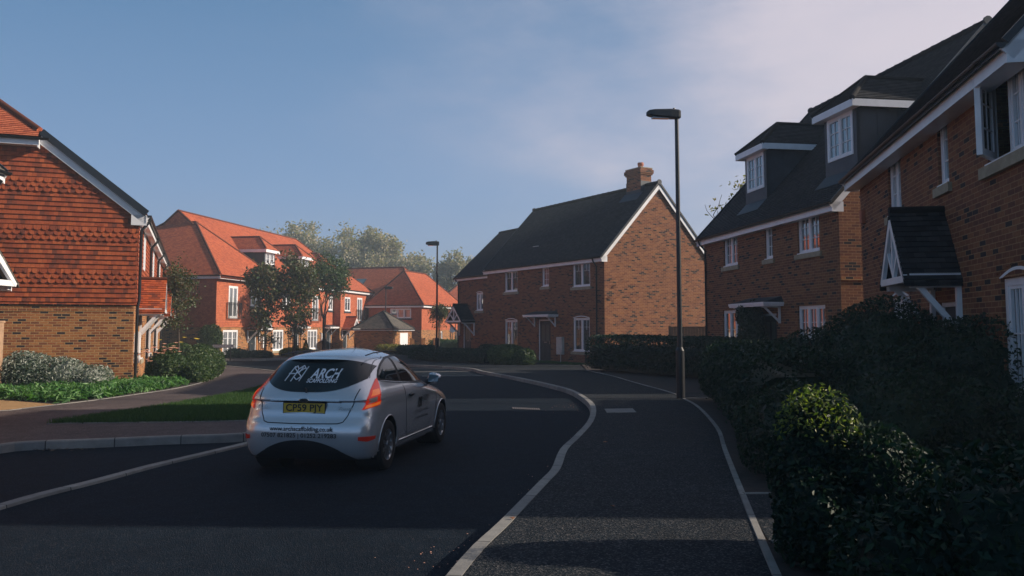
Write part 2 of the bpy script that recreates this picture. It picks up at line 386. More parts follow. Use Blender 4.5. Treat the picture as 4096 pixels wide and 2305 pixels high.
def downpipe(par, pts, r=.034, name='downpipe'):
    m = MB(); m.tube(pts, r, 8)
    for z in (1., 2.6, 4.1):
        if pts[-1][2] < z < pts[-2][2]: m.tube([(pts[-1][0], pts[-1][1], z - .03), (pts[-1][0], pts[-1][1], z + .03)], r * 1.35, 8)
    return m.build(name, 'black_plastic', par)
def gutter(mb, p0, p1, out, r=.06):
    p0, p1, out = Vector(p0), Vector(p1), Vector(out).normalized(); n = 7
    ring = [out * (math.sin(math.pi * (k / (n - 1)) - math.pi / 2) * r + r) + Vector((0, 0, -math.cos(math.pi * (k / (n - 1)) - math.pi / 2) * r)) for k in range(n)]
    A = [p0 + q for q in ring]; B = [p1 + q for q in ring]; mb.grid([A, B]); mb.grid([[p + Vector((0, 0, .004)) for p in A], [p + Vector((0, 0, .004)) for p in B]], flip=True)
    mb.face(A); mb.face(B[::-1])
    L = (p1 - p0).length; k = 1.
    while k < L:
        c = p0 + (p1 - p0) * (k / L); d = (p1 - p0).normalized() * .035
        mb.grid([[c - d + q * 1.12 for q in ring], [c + d + q * 1.12 for q in ring]]); k += 1.9
# ------------------------------------------------------------------ roofs
def barge(mb, p0, p1, h=.2, t=.03, out=(1, 0, 0)):
    mb.beam(p0, p1, t, h, Vector(out).cross(Vector(p1) - Vector(p0)))
def gable_roof(par, x0, x1, D, z0, tp, ov=.25, ver=.12, mat='roof_dark', verges=(1, 1), c=.1, ridge_mat=True, yb=None, bh=.2):
    yr = D / 2; zr = z0 + tp * yr; ze = z0 - tp * ov
    a0 = x0 - (ver if verges[0] else 0); a1 = x1 + (ver if verges[1] else 0)
    m = MB()
    m.rows([(a0, -ov, ze), (a1, -ov, ze), (a1, yr, zr), (a0, yr, zr)], c); m.rows([(a1, D + ov, ze), (a0, D + ov, ze), (a0, yr, zr), (a1, yr, zr)], c)
    dn = Vector((0, 0, -.07))
    m.face([Vector(p) + dn for p in [(a0, -ov, ze), (a0, yr, zr), (a1, yr, zr), (a1, -ov, ze)]]); m.face([Vector(p) + dn for p in [(a1, D + ov, ze), (a1, yr, zr), (a0, yr, zr), (a0, D + ov, ze)]])
    rf = m.build('roof', mat, par)
    rt = MB(); rt.tube([(a0, yr, zr + .01), (a1, yr, zr + .01)], .10, 8)
    k = a0 + .45
    while k < a1: rt.tube([(k - .02, yr, zr + .01), (k + .02, yr, zr + .01)], .112, 8); k += .45
    rt.build('ridge_tiles', mat, rf)
    fs = MB(); w = .025
    fs.box(x0 - .1 * verges[0], x1 + .1 * verges[1], -ov + .01, -ov + .01 + w, ze - .24, ze - .03); fs.box(x0, x1, -ov + .01 + w, .0, ze - .24, ze - .22)
    fs.box(x0 - .1 * verges[0], x1 + .1 * verges[1], D + ov - .01 - w, D + ov - .01, ze - .24, ze - .03)
    for s, xx, on in ((-1, x0, verges[0]), (1, x1, verges[1])):
        if not on: continue
        xo = xx + s * (ver - .03); dz = -.05 - bh / 2
        for yy in (-ov, D + ov):
            fs.beam((xo, yy, ze + dz), (xo, yr, zr + dz), .03, bh, (0, 0, 1))
            q = -ov if yy < 0 else D + ov; sg = 1 if yy < 0 else -1
            fs.box(min(xo - .015, xo + .015), max(xo - .015, xo + .015), min(q, q + sg * .32), max(q, q + sg * .32), ze - .26, ze + .0)
        fs.box(min(xx, xo), max(xx, xo), -ov + .035, -.0, ze - .245, ze - .225)
    fa = fs.build('fascia', 'white_paint', rf)
    for s, xx, on in ((-1, x0, verges[0]), (1, x1, verges[1])):
        if on:
            vg = MB(); xo = xx + s * ver
            for yy in (-ov - .02, D + ov + .02): vg.beam((xo, yy, ze - .01), (xo, yr, zr + .02), .05, .09, (0, 0, 1))
            vg.tube([(xo - .03, yr, zr + .03), (xo + .035, yr, zr + .03)], .13, 10); vg.build('verge_trim', 'black_plastic', rf)
    g = MB(); gutter(g, (a0 - .02, -ov - .0, ze - .03), (a1 + .02, -ov - .0, ze - .03), (0, -1, 0)); g.build('gutter', 'black_plastic', rf)
    return rf
def hips(mb, a, b, r=.075, n=8):
    mb.tube([Vector(a) + Vector((0, 0, .01)), Vector(b) + Vector((0, 0, .01))], r, n)
def hip_roof(par, x0, x1, y0, y1, z0, tp, ov=.3, mat='roof_red', tpe=None, c=.1, name='roof', fascia='white_paint', sides='fblr', axis='x', inset=None, fh=.2):
    # eaves rectangle walls x0..x1,y0..y1 ; ridge along axis
    X0, X1, Y0, Y1 = x0 - ov, x1 + ov, y0 - ov, y1 + ov; ze = z0 - tp * ov
    if axis == 'x':
        h = (Y1 - Y0) / 2; zr = ze + tp * h; i0, i1 = inset or (h * tp / (tpe or tp),) * 2
        A, B = Vector((X0 + i0, Y0 + h, zr)), Vector((X1 - i1, Y0 + h, zr))
        F = [[(X0, Y0, ze), (X1, Y0, ze), B, A], [(X1, Y1, ze), (X0, Y1, ze), A, B], [(X0, Y1, ze), (X0, Y0, ze), A], [(X1, Y0, ze), (X1, Y1, ze), B]]
        H = [((X0, Y0, ze), A), ((X0, Y1, ze), A), ((X1, Y0, ze), B), ((X1, Y1, ze), B), (A, B)]
    else:
        h = (X1 - X0) / 2; zr = ze + tp * h; i0, i1 = inset or (h * tp / (tpe or tp),) * 2
        A, B = Vector((X0 + h, Y0 + i0, zr)), Vector((X0 + h, Y1 - i1, zr))
        F = [[(X0, Y0, ze), (X1, Y0, ze), A], [(X1, Y1, ze), (X0, Y1, ze), B], [(X0, Y1, ze), (X0, Y0, ze), A, B], [(X1, Y0, ze), (X1, Y1, ze), B, A]]
        H = [((X0, Y0, ze), A), ((X1, Y0, ze), A), ((X0, Y1, ze), B), ((X1, Y1, ze), B), (A, B)]
    m = MB()
    for f in F: m.rows(f, c)
    rf = m.build(name, mat, par)
    t = MB()
    for a, b in H: hips(t, a, b)
    t.build('ridge_tiles', mat, rf)
    w = .025; fs = MB(); za, zb = ze - fh - .02, ze - .02
    if 'f' in sides: fs.box(X0, X1, Y0, Y0 + w, za, zb)
    if 'b' in sides: fs.box(X0, X1, Y1 - w, Y1, za, zb)
    if 'l' in sides: fs.box(X0, X0 + w, Y0 + w, Y1 - w, za, zb)
    if 'r' in sides: fs.box(X1 - w, X1, Y0 + w, Y1 - w, za, zb)
    fs.box(X0 + w, X1 - w, Y0 + w, Y1 - w, za, za + .02)
    fs.build('fascia', fascia, rf)
    g = MB()
    if 'f' in sides: gutter(g, (X0, Y0, ze - .03), (X1, Y0, ze - .03), (0, -1, 0), .05)
    if 'l' in sides: gutter(g, (X0, Y1, ze - .03), (X0, Y0, ze - .03), (-1, 0, 0), .05)
    if 'r' in sides: gutter(g, (X1, Y0, ze - .03), (X1, Y1, ze - .03), (1, 0, 0), .05)
    if g.v: g.build('gutter', 'black_plastic', rf)
    return rf, A, B
def gable_end(mb, T, D, z1, z0, tp, courses=None):
    q = [T(0, z1), T(D, z1), T(D, z0 - .0), T(D / 2, z0 + tp * D / 2 - .0), T(0, z0 - .0)]
    mb.rows(q, courses) if courses else mb.face(q)
def soldier(par, T, a, b, z, h=.225, arch=.1):
    m = MB(); n = int((b - a + .3) / .075)
    for i in range(n):
        x = a - .15 + (b - a + .3) * i / n; s = (b - a + .3) / n
        dz = arch * math.sin(math.pi * (i + .5) / n) if arch else 0
        m.box(x + .004, x + s - .004, -.02, .010, z + dz, z + dz + h, lambda x, y, z: T(x, z, y))
    return m.build('window_arch', 'brick_red', par)
def dormer(par, xc, hw, yf, zb, zt, roofz, mat, cheek='lead', tpr=1., wy=.0, bars=(2, 3)):
    # roofz(y) main slope height; front plane y=yf
    rt = empty('dormer', (0, 0, 0)); rt.parent = par
    zroof = lambda y: roofz(y)
    yb = yf
    while zroof(yb) < zt + .02: yb += .05
    m = MB()
    for s in (-1, 1):
        x = xc + s * hw; pts = [(x, yf, zroof(yf) - .05), (x, yb, zt), (x, yf, zt)]
        m.face(pts if s > 0 else pts[::-1])
        k = yf + .6
        while k < yb - .3: m.box(x - .012, x + .012, k - .015, k + .015, zroof(k), zt - .02); k += .6
    m.box(xc - hw, xc - hw + .16, yf, yf + .1, zroof(yf) - .1, zt); m.box(xc + hw - .16, xc + hw, yf, yf + .1, zroof(yf) - .1, zt)
    m.box(xc - hw + .16, xc + hw - .16, yf, yf + .1, zroof(yf) - .1, zb)
    m.face([(xc - hw - .02, yf - .35, zroof(yf - .35) + .03), (xc + hw + .02, yf - .35, zroof(yf - .35) + .03), (xc + hw + .02, yf, zroof(yf) + .03), (xc - hw - .02, yf, zroof(yf) + .03)])
    m.build('dormer_cheeks', cheek, rt)
    T = lambda u, v, d=0: Vector((u, yf - d, v))
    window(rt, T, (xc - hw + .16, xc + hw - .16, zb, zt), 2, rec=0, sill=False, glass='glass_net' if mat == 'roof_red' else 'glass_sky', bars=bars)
    ov = .24; ze = zt + .2; X0, X1, Y0 = xc - hw - ov, xc + hw + ov, yf - ov
    h = (X1 - X0) / 2; zr = ze + tpr * h; A = Vector((xc, Y0 + h, zr))
    ye = yf; yr = yf
    while zroof(ye) < ze: ye += .02
    while zroof(yr) < zr: yr += .02
    Bk = Vector((xc, yr + .15, zr))
    r = MB(); r.rows([(X0, Y0, ze), (X1, Y0, ze), A]); r.rows([(X0, ye + .15, ze), (X0, Y0, ze), A, Bk]); r.rows([(X1, Y0, ze), (X1, ye + .15, ze), Bk, A])
    ro = r.build('dormer_roof', mat, rt)
    t = MB(); hips(t, (X0, Y0, ze), A, .07); hips(t, (X1, Y0, ze), A, .07); hips(t, A, Bk, .07); t.build('ridge_tiles', mat, ro)
    f = MB(); w = .025; f.box(X0, X1, Y0, Y0 + w, ze - .2, ze - .01); f.box(X0, X0 + w, Y0 + w, ye + .1, ze - .2, ze - .01); f.box(X1 - w, X1, Y0 + w, ye + .1, ze - .2, ze - .01)
    f.box(X0 + w, X1 - w, Y0 + w, yf + .0, ze - .2, ze - .19); f.build('fascia', 'white_paint', ro)
    return rt
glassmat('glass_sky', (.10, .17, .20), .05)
def railing(par, T, a, b, z0, z1, out=.22):
    m = MB(); TT = lambda x, y, z: T(x, z, y)
    m.box(a, b, out - .02, out + .02, z1 - .03, z1, TT); m.box(a, b, out - .02, out + .02, z0, z0 + .03, TT)
    n = max(3, int((b - a) / .11))
    for i in range(n + 1):
        x = a + (b - a) * i / n; m.box(x - .008, x + .008, out - .008, out + .008, z0 + .03, z1 - .03, TT)
    for x in (a, b):
        m.box(x - .015, x + .015, 0, out, z1 - .03, z1, TT); m.box(x - .015, x + .015, 0, out, z0, z0 + .03, TT); m.box(x - .02, x + .02, out - .02, out + .02, z0, z1, TT)
        for k in (1, 2): m.box(x - .008, x + .008, out * k / 3 - .008, out * k / 3 + .008, z0, z1, TT)
    return m.build('balcony_railing', 'iron', par)

# ------------------------------------------------------------------ house: dark brick end house with chimney
def house_chimney():
    h = empty('brick_house', (4.22, 38.08, 0), R(-59.1), 'brown brick house with a chimney, dark tiled roof and a sunlit blank gable', 'house')
    T = TF('front'); z0, tp, D = 5.28, 1.06, 6.5; ZT = 5.02
    H = dict(u1=(-9.0, -7.65, 3.72, 4.88), u2=(-5.25, -4.6, 3.86, 4.88), u3=(-2.52, -1.1, 3.72, 4.9), l1=(-9.0, -7.65, .65, 2.2), l3=(-2.52, -1.15, .65, 2.25), d=(-5.62, -4.45, .02, 2.2))
    m = MB(); wall(m, T, -10.95, 0, -.1, ZT, H.values())
    wall(m, TF('right', 0), 0, D, -.1, ZT); q = TF('right', 0); gable_end(m, q, D, ZT, z0 - .08, tp)
    wall(m, TF('left', -10.95, D), 0, D, -.1, ZT); gable_end(m, TF('left', -10.95, D), D, ZT, z0 - .08, tp)
    wall(m, TF('back', 0, D), 0, 10.95, -.1, ZT)
    # low wing, set back
    y0 = .35; T2 = TF('front', y0=y0); D2 = 6.1
    H2 = dict(w=(-12.95, -12.1, 2.78, 3.85), d=(-14.6, -13.55, .02, 2.1))
    wall(m, T2, -15.3, -10.95, -.1, 4.75, H2.values())
    wall(m, TF('left', -15.3, D2 + y0), 0, D2, -.1, 4.75)
    Tl = lambda u, v, d=0: Vector((-15.3 - d, D2 + y0 - u, v)); gable_end(m, Tl, D2, 4.75, 4.9, .92)
    m.build('wall', 'brick_red', h)
    gable_roof(h, -10.95, 0, D, z0, tp, ov=.22)
    # wing roof
    z2, tp2, ov = 5.02, .92, .2; yr = y0 + D2 / 2; zr = z2 + tp2 * D2 / 2; ze = z2 - tp2 * ov
    r = MB(); r.rows([(-15.42, y0 - ov, ze), (-10.96, y0 - ov, ze), (-10.96, yr, zr), (-15.42, yr, zr)]); r.rows([(-10.96, y0 + D2 + ov, ze), (-15.42, y0 + D2 + ov, ze), (-15.42, yr, zr), (-10.96, yr, zr)])
    rf = r.build('roof', 'roof_dark', h)
    t = MB(); t.tube([(-15.42, yr, zr), (-10.96, yr, zr)], .1); t.beam((-15.42, y0 - ov, ze - .03), (-15.42, yr, zr), .05, .09); t.beam((-15.42, y0 + D2 + ov, ze - .03), (-15.42, yr, zr), .05, .09); t.build('ridge_tiles', 'roof_dark', rf)
    f = MB(); f.box(-15.4, -10.96, y0 - ov + .01, y0 - ov + .035, ze - .2, ze - .02); f.box(-15.4, -10.96, y0 - ov + .035, y0, ze - .2, ze - .18)
    f.beam((-15.39, y0 - ov, ze - .14), (-15.39, yr, zr - .14), .03, .16); f.build('fascia', 'white_paint', rf)
    g = MB(); gutter(g, (-15.42, y0 - ov, ze - .03), (-10.96, y0 - ov, ze - .03), (0, -1, 0)); g.build('gutter', 'black_plastic', rf)
    for k in ('u1', 'u3'): window(h, T, H[k], 2, blind=True, bars=(2, 3), style='top')
    window(h, T, H['u2'], 1, blind=True, bars=(2, 3))
    for k in ('l1', 'l3'): window(h, T, H[k], 2, blind=True, style='top', bars=(2, 4), arch=.09); soldier(h, T, H[k][0], H[k][1], H[k][3] + .02, .22)
    window(h, T2, H2['w'], 2, blind=False, glass='glass_net', style='top', bars=(2, 3), arch=.07); soldier(h, T2, *H2['w'][:2], H2['w'][3] + .02, .2)
    door(h, T, H['d']); door(h, T2, H2['d'])
    flat_canopy(h, -6.15, -3.75, 0, .62, 2.42)
    gable_porch(h, -14.05, .98, y0, .85, 2.17, 3.12)
    mb = MB(); mb.box(-3.72, -3.25, -.16, -.002, .48, 1.33); mb.box(-3.70, -3.27, -.168, -.16, .5, 1.31); mb.build('meter_box', 'render_box', h)
    p = MB(); p.tube([(-3.5, -.05, .48), (-3.5, -.05, -.05)], .02); p.build('service_pipe', 'render_box', h)
    ze = z0 - tp * .22 - .08
    downpipe(h, [(-.55, -.27, ze), (-.55, -.25, ze - .1), (-.55, -.05, ze - .35), (-.55, -.05, 0)]); downpipe(h, [(-15.15, y0 - .25, 4.72), (-15.15, y0 - .05, 4.45), (-15.15, y0 - .05, 0)])
    # chimney, parallel to the ridge near the gable
    c = MB(); yr = D / 2; c.box(-1.95, -.85, yr - .33, yr + .33, 8.0, 9.27); c.box(-2.0, -.80, yr - .38, yr + .38, 9.27, 9.34); c.box(-2.04, -.76, yr - .42, yr + .42, 9.34, 9.52); c.box(-1.99, -.81, yr - .37, yr + .37, 9.52, 9.59)
    ch = c.build('chimney', 'brick_red', h)
    k = MB(); k.box(-2.0, -.80, yr - .38, yr + .38, 9.59, 9.63); k.build('chimney_cap', 'stone', ch)
    k = MB(); k.tube([(-1.25, yr, 9.63), (-1.25, yr, 9.77), (-1.25, yr, 9.79), (-1.25, yr, 9.92), (-1.25, yr, 9.92)], [.14, .13, .155, .15, .10], 12); k.build('chimney_pot', 'clay', ch)
    k = MB()
    for s in (-1, 1):
        zz = lambda y: 5.28 + 1.06 * (y if y < yr else D - y)
        k.face([(-2.1, yr + s * .34, zz(yr + s * .34) + .03), (-.68, yr + s * .34, zz(yr + s * .34) + .03), (-.68, yr + s * .75, zz(yr + s * .75) + .03), (-2.1, yr + s * .75, zz(yr + s * .75) + .03)][::s])
        k.box(-1.97, -.83, yr + s * .335 - .01, yr + s * .335 + .01, 8.2, zz(yr + s * .33) + .15)
    for x in (-1.96, -.84): k.box(x - .01, x + .01, yr - .35, yr + .35, 8.2, 8.95)
    k.build('flashing', 'lead', ch)
    v = MB(); v.box(-6.3, -6.0, 0, 0, 0, 0) if False else v.beam((-7.2, .75, z0 + tp * .75 + .05), (-6.75, .75, z0 + tp * .75 + .05), .12, .02); v.build('roof_vent', 'white_paint', h)
    return h
house_chimney()

# ------------------------------------------------------------------ house: dormer house on the right
def house_dormer():
    h = empty('brick_house', (8.40, 21.3, 0), R(-81.42), 'brown brick house with two dormer windows in its dark roof', 'house')
    T = TF('front'); z0, tp, D = 5.25, 1.07, 8.8; ZT = 4.98
    H = dict(u1=(-7.42, -6.28, 3.84, 4.96), u2=(-4.26, -3.74, 3.84, 4.96), u3=(-2.2, -1.0, 3.82, 4.96), l1=(-7.6, -6.1, 1.05, 2.36), l3=(-2.3, -.8, 1.05, 2.38), d=(-4.7, -3.6, .05, 2.2))
    m = MB(); wall(m, T, -9.2, 0, -.1, ZT, H.values())
    for TT_ in (TF('right', 0), TF('left', -9.2, D)): wall(m, TT_, 0, D, -.1, ZT); gable_end(m, TT_, D, ZT, z0 - .08, tp)
    wall(m, TF('back', 0, D), 0, 9.2, -.1, ZT)
    m.build('wall', 'brick_red', h)
    b = MB(); b.box(.0, .035, .0, D, 2.98, 3.06); b.build('string_course', 'brick_gold', h)
    gable_roof(h, -9.2, 0, D, z0, tp, ov=.24)
    for k in ('u1', 'u3'): window(h, T, H[k], 2, bars=(2, 3))
    window(h, T, H['u2'], 1, bars=(2, 3))
    for k in ('l1', 'l3'): window(h, T, H[k], 3, bars=(1, 2) if k == 'l1' else (2, 3), fw=.06); soldier(h, T, H[k][0], H[k][1], H[k][3] + .02, .22, .05)
    door(h, T, H['d']); flat_canopy(h, -5.6, -3.1, 0, .65, 2.5)
    ze = z0 - tp * .24 - .08
    downpipe(h, [(-9.0, -.29, ze), (-9.0, -.27, ze - .1), (-9.0, -.05, ze - .35), (-9.0, -.05, 0)])
    rz = lambda y: z0 + tp * y
    dormer(h, -.88, .80, .62, 6.32, 7.5, rz, 'roof_dark', tpr=.85); dormer(h, -6.12, .80, .62, 6.32, 7.5, rz, 'roof_dark', tpr=.85)
    return h
house_dormer()

# ------------------------------------------------------------------ house: nearest on the right
def house_near():
    h = empty('brick_house', (7.66, 18.2, 0), R(-100.84), 'shaded brick house at the right edge with an open window and gabled timber porch', 'house')
    T = TF('front'); L, D, z0, tp = 8.95, 8.6, 5.36, 1.07; ZT = 5.06
    H = dict(u1=(2.4, 3.3, 3.86, 5.04), u2=(5.45, 5.95, 3.92, 5.04), u3=(7.5, 8.85, 3.86, 5.04), l1=(2.3, 3.6, .7, 2.32), l3=(7.75, 8.85, .4, 2.38), d=(5.2, 6.2, .05, 2.15))
    m = MB(); wall(m, T, 0, L, -.1, ZT, H.values(), dep=.12)
    for TT_ in (TF('right', L), TF('left', 0, D)): wall(m, TT_, 0, D, -.1, ZT); gable_end(m, TT_, D, ZT, z0 - .08, tp)
    wall(m, TF('back', L, D), 0, L, -.1, ZT)
    m.build('wall', 'brick_red', h)
    gable_roof(h, 0, L, D, z0, tp, ov=.3, ver=.15)
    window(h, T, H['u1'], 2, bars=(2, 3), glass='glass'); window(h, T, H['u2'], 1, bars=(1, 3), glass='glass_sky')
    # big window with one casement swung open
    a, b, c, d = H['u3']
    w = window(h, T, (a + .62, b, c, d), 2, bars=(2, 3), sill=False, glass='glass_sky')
    fr = MB(); TT = lambda x, y, z: T(x, z, y)
    fr.box(a + .003, a + .05, -.12, -.05, c, d, TT); fr.box(a + .05, a + .62, -.12, -.05, c + .003, c + .06, TT); fr.box(a + .05, a + .62, -.12, -.05, d - .06, d - .003, TT)
    fr.build('frame', 'white_paint', w)
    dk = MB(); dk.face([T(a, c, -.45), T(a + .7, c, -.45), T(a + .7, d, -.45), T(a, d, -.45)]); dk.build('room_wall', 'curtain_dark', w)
    ang = R(36); hx = a + .05
    def TO(u, v, dd=0):  # hinged at left edge, opened outward
        return T(hx, 0, -.05) + Vector((math.cos(ang) * u + math.sin(ang) * dd * -1, -math.sin(ang) * u - math.cos(ang) * dd, v))
    sa = window(h, TO, (0, .56, c + .07, d - .07), 1, bars=(2, 3), sill=False, rec=.0, glass='glass', name='open_casement', fw=.05)
    s = MB(); s.box(a - .15, b + .15, -.06, .07, c - .15, c - .003, TT); s.build('sill', 'stone', w)
    s = MB(); s.box(a, b, -.07, .04, c - .002, c + .03, TT); s.build('sill_board', 'white_paint', w)
    window(h, T, H['l1'], 2, bars=(2, 4), style='top', arch=.1, glass='glass'); soldier(h, T, H['l1'][0], H['l1'][1], 2.35, .22)
    window(h, T, H['l3'], 2, bars=(3, 3), arch=.11, fw=.10, sill=False, glass='glass'); soldier(h, T, H['l3'][0], H['l3'][1], 2.42, .3, .12)
    door(h, T, H['d']); gable_porch(h, 5.65, .66, 0, .68, 2.48, 3.5)
    ab = MB(); ab.box(.25, .45, -.08, -.002, 4.0, 4.28); ab.build('alarm_box', 'clay', h)
    return h
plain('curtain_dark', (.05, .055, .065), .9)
house_near()
# the next house, beyond the right edge of the view: only its shadow reaches the street
def house_off():
    h = empty('brick_house', (8.2, 5.75, 0), R(-94), 'next brick house along the pavement, beyond the right edge of the view', 'house')
    L, D, z0, tp = 9.0, 8.6, 5.36, 1.0; T = TF('front'); m = MB()
    H = [(2, 3.2, 3.86, 5.0), (6, 7.2, 3.86, 5.0), (2, 3.4, .7, 2.3)]
    wall(m, T, 0, L, -.1, 5.06, H)
    for TT_ in (TF('right', L), TF('left', 0, D)): wall(m, TT_, 0, D, -.1, 5.06); gable_end(m, TT_, D, 5.06, z0 - .08, tp)
    wall(m, TF('back', L, D), 0, L, -.1, 5.06); m.build('wall', 'brick_red', h); gable_roof(h, 0, L, D, z0, tp, ov=.3)
    for q in H: window(h, T, q, 2)
house_off()

# ------------------------------------------------------------------ tile-hung terrace on the left
def club_rows(mb, poly, v0, v1, c, w=.21, lift=.042):
    P = [Vector(p) for p in poly]; n = (P[1] - P[0]).cross(P[2] - P[0]).normalized(); t, b = tb(n)
    us = [p.dot(t) for p in P]; base = P[0] - t * P[0].dot(t) - b * P[0].dot(b)
    k = 0; v = v0
    while v < v1 - 1e-6:
        u = math.floor(min(us) / w) * w + (w / 2 if k % 2 else 0) - w
        while u < max(us):
            pts = [(u + .004, v + c + .02), (u + .004, v + c * .45)] + [(u + w / 2 - math.cos(a) * (w / 2 - .004), v + c * .45 - math.sin(a) * c * .62) for a in [math.pi * i / 6 for i in range(1, 6)]] + [(u + w - .004, v + c * .45), (u + w - .004, v + c + .02)]
            Q = [base + t * x + b * y for x, y in pts]
            for i in range(len(P)):
                a_, b_ = P[i], P[(i + 1) % len(P)]; inn = n.cross(b_ - a_)
                if len(Q) > 2: Q = clip_poly(Q, lambda p: (p - a_).dot(inn))
            if len(Q) > 2:
                L = [q + n * (lift * (1 - (q.dot(b) - v) / c * .8) + .004) for q in Q]; uv = [(u + w / 2 + (q.dot(t) - u - w / 2) * .8, v + c * .5) for q in Q]
                mb.face(L, uv)
                for i in range(len(Q)):
                    j = (i + 1) % len(Q)
                    if Q[i].dot(b) < v + c * .5 and Q[j].dot(b) < v + c * .5: mb.face([Q[i], Q[j], L[j], L[i]], [uv[i], uv[j], uv[j], uv[i]])
            u += w
        v += c; k += 1
brickmat('tile_hung_big', [(0, (.42, .098, .038)), (.2, (.32, .072, .032)), (.42, (.38, .088, .035)), (.62, (.24, .060, .030)), (.8, (.46, .115, .043)), (.93, (.17, .05, .032))], (.07, .02, .012), bw=.12, rh=.14, ms=.002)
def house_terrace():
    h = empty('terraced_house_row', (-11.33, 25.04, 0), R(110.7), 'tile-hung terrace at the left edge, golden brick below and white eaves', 'terrace')
    L, D, z0, tp, c = 21.0, 10.0, 5.42, .78, .14; ZB, ZT = 2.45, 5.2
    T = TF('front'); TL = TF('left', 0, D)
    units = [0, 6.3, 12.6]
    wins = []; doors = []
    for u in units: wins += [(u + .55, u + 1.45, 3.7, 5.0), (u + 2.7, u + 3.8, 3.7, 5.0)]; doors.append((u + 1.6, u + 2.5, .02, 2.1))
    gw = [(u + 3.6, u + 4.9, .7, 2.0) for u in units]
    m = MB(); wall(m, T, 0, L, .62, ZB, doors + gw); wall(m, TL, 0, D, .62, ZB); wall(m, TF('right', L), 0, D, 0, ZB)
    wall(m, TF('back', L, D), 0, L, -.1, 5.2)
    Tp = lambda u, v, d=0: T(u, v, d + .03); TLp = lambda u, v, d=0: TL(u, v, d + .03)
    wall(m, Tp, -.03, L, -.1, .62, doors); wall(m, TLp, 0, D + .03, -.1, .62)
    m.face([TL(0, .62, 0), TL(D, .62, 0), TL(D + .03, .62, .03), TL(0, .62, .03)][::-1]); m.face([T(0, .62, 0), T(-.03, .62, .03), T(L, .62, .03), T(L, .62, 0)])
    # soldier course under the tiles
    for x in np.arange(0, L, .075): pass
    m.build('wall', 'brick_gold', h)
    sc = MB()
    for i in range(int(D / .075)): u = i * .075; sc.box(u + .005, u + .07, -.0, .012, ZB - .21, ZB - .005, lambda x, y, z: TL(x, z, y))
    sc.build('soldier_course', 'brick_gold', h)
    t = MB(); TLc = lambda u, v, d=0: TL(u, v, d + .05); Tc = lambda u, v, d=0: T(u, v, d + .05)
    yh = 2.66; zh = z0 + tp * yh - .1
    poly = [TLc(0, ZB), TLc(D + .05, ZB), TLc(D + .05, z0 - .12), TLc(D - yh, zh), TLc(yh, zh), TLc(0, z0 - .12)]
    t.rows(poly, c, .03)
    for zc in (3.02, 4.28, 5.68):
        k = round(zc / c) * c; club_rows(t, poly, k, k + 3 * c, c)
    wall(t, Tc, -.05, L, ZB, ZT, wins, courses=c)
    t.face([TL(0, ZB, 0), TL(D, ZB, 0), TL(D + .05, ZB, .05), TL(0, ZB, .05)][::-1]); t.face([T(0, ZB, 0), T(-.05, ZB, .05), T(L, ZB, .05), T(L, ZB, 0)])
    t.build('tile_cladding', 'tile_hung_big', h)
    # jerkin-headed roof
    ov, ve = .28, .16; ze = z0 - tp * ov; zr = z0 + tp * 5; zk = z0 + tp * yh; xh = 1.7; r = MB()
    r.rows([(-ve, -ov, ze), (L + ve, -ov, ze), (L + ve, 5, zr), (xh, 5, zr), (-ve, yh, zk)]); r.rows([(L + ve, D + ov, ze), (-ve, D + ov, ze), (-ve, D - yh, zk), (xh, 5, zr), (L + ve, 5, zr)])
    o = .22; sl = (zr - zk) / (xh + ve)
    r.rows([(-ve - o, D - yh + .0, zk - sl * o), (-ve - o, yh - .0, zk - sl * o), (-ve, yh, zk), (xh, 5, zr), (-ve, D - yh, zk)])
    rf = r.build('roof', 'roof_red', h)
    rt = MB(); hips(rt, (-ve, yh, zk), (xh, 5, zr), .10); hips(rt, (-ve, D - yh, zk), (xh, 5, zr), .10); hips(rt, (xh, 5, zr), (L + ve, 5, zr), .1); rt.build('ridge_tiles', 'roof_red', rf)
    vt = MB()
    for s in (0, 1):
        Y = (lambda y: D - y) if s else (lambda y: y)
        vt.beam((-ve - .02, Y(-ov), ze + .0), (-ve - .02, Y(yh - .05), zk - .03), .06, .20)
    vt.build('verge_trim', 'black_plastic', rf)
    f = MB()
    for s in (0, 1):
        Y = (lambda y: D - y) if s else (lambda y: y)
        f.beam((-ve + .03, Y(-ov), ze - .22), (-ve + .03, Y(yh), zk - .22), .03, .24)
        f.box(-ve + .015, -ve + .045, min(Y(-ov), Y(.15)), max(Y(-ov), Y(.15)), ze - .36, ze - .05)
    zf = zk - sl * o; f.box(-ve - o - .005, -ve - o + .02, yh, D - yh, zf - .26, zf - .04); f.box(-ve - o + .02, -.0, yh, D - yh, zf - .26, zf - .24)
    f.box(-ve, L + ve, -ov, -ov + .025, ze - .28, ze - .05); f.box(-ve + .05, L, -ov + .025, 0, ze - .28, ze - .26); f.box(-ve - o, -ve + .05, yh - .02, yh + .01, zf - .32, zf - .04)
    f.build('fascia', 'white_paint', rf)
    g = MB(); gutter(g, (-ve - o, D - yh, zf - .05), (-ve - o, yh - .3, zf - .05), (-1, 0, 0), .065); gutter(g, (-ve, -ov, ze - .05), (L + ve, -ov, ze - .05), (0, -1, 0), .065); g.build('gutter', 'black_plastic', rf)
    for q in wins: window(h, lambda u, v, d=0: T(u, v, d + .05), q, 2, sill=False, rec=.0, glass='glass_net', bars=(2, 3))
    for q in gw: window(h, T, q, 2, bars=(2, 3))
    for q in doors: door(h, T, q)
    for u in units:
        gable_porch(h, u + 2.05, .95, 0, .72, 2.3, 3.3, 'tile_hung')
        mbx = MB(); mbx.box(u + .55, u + 1.0, -.15, -.002, .70, 1.62); mbx.build('meter_box', 'white_paint', h)
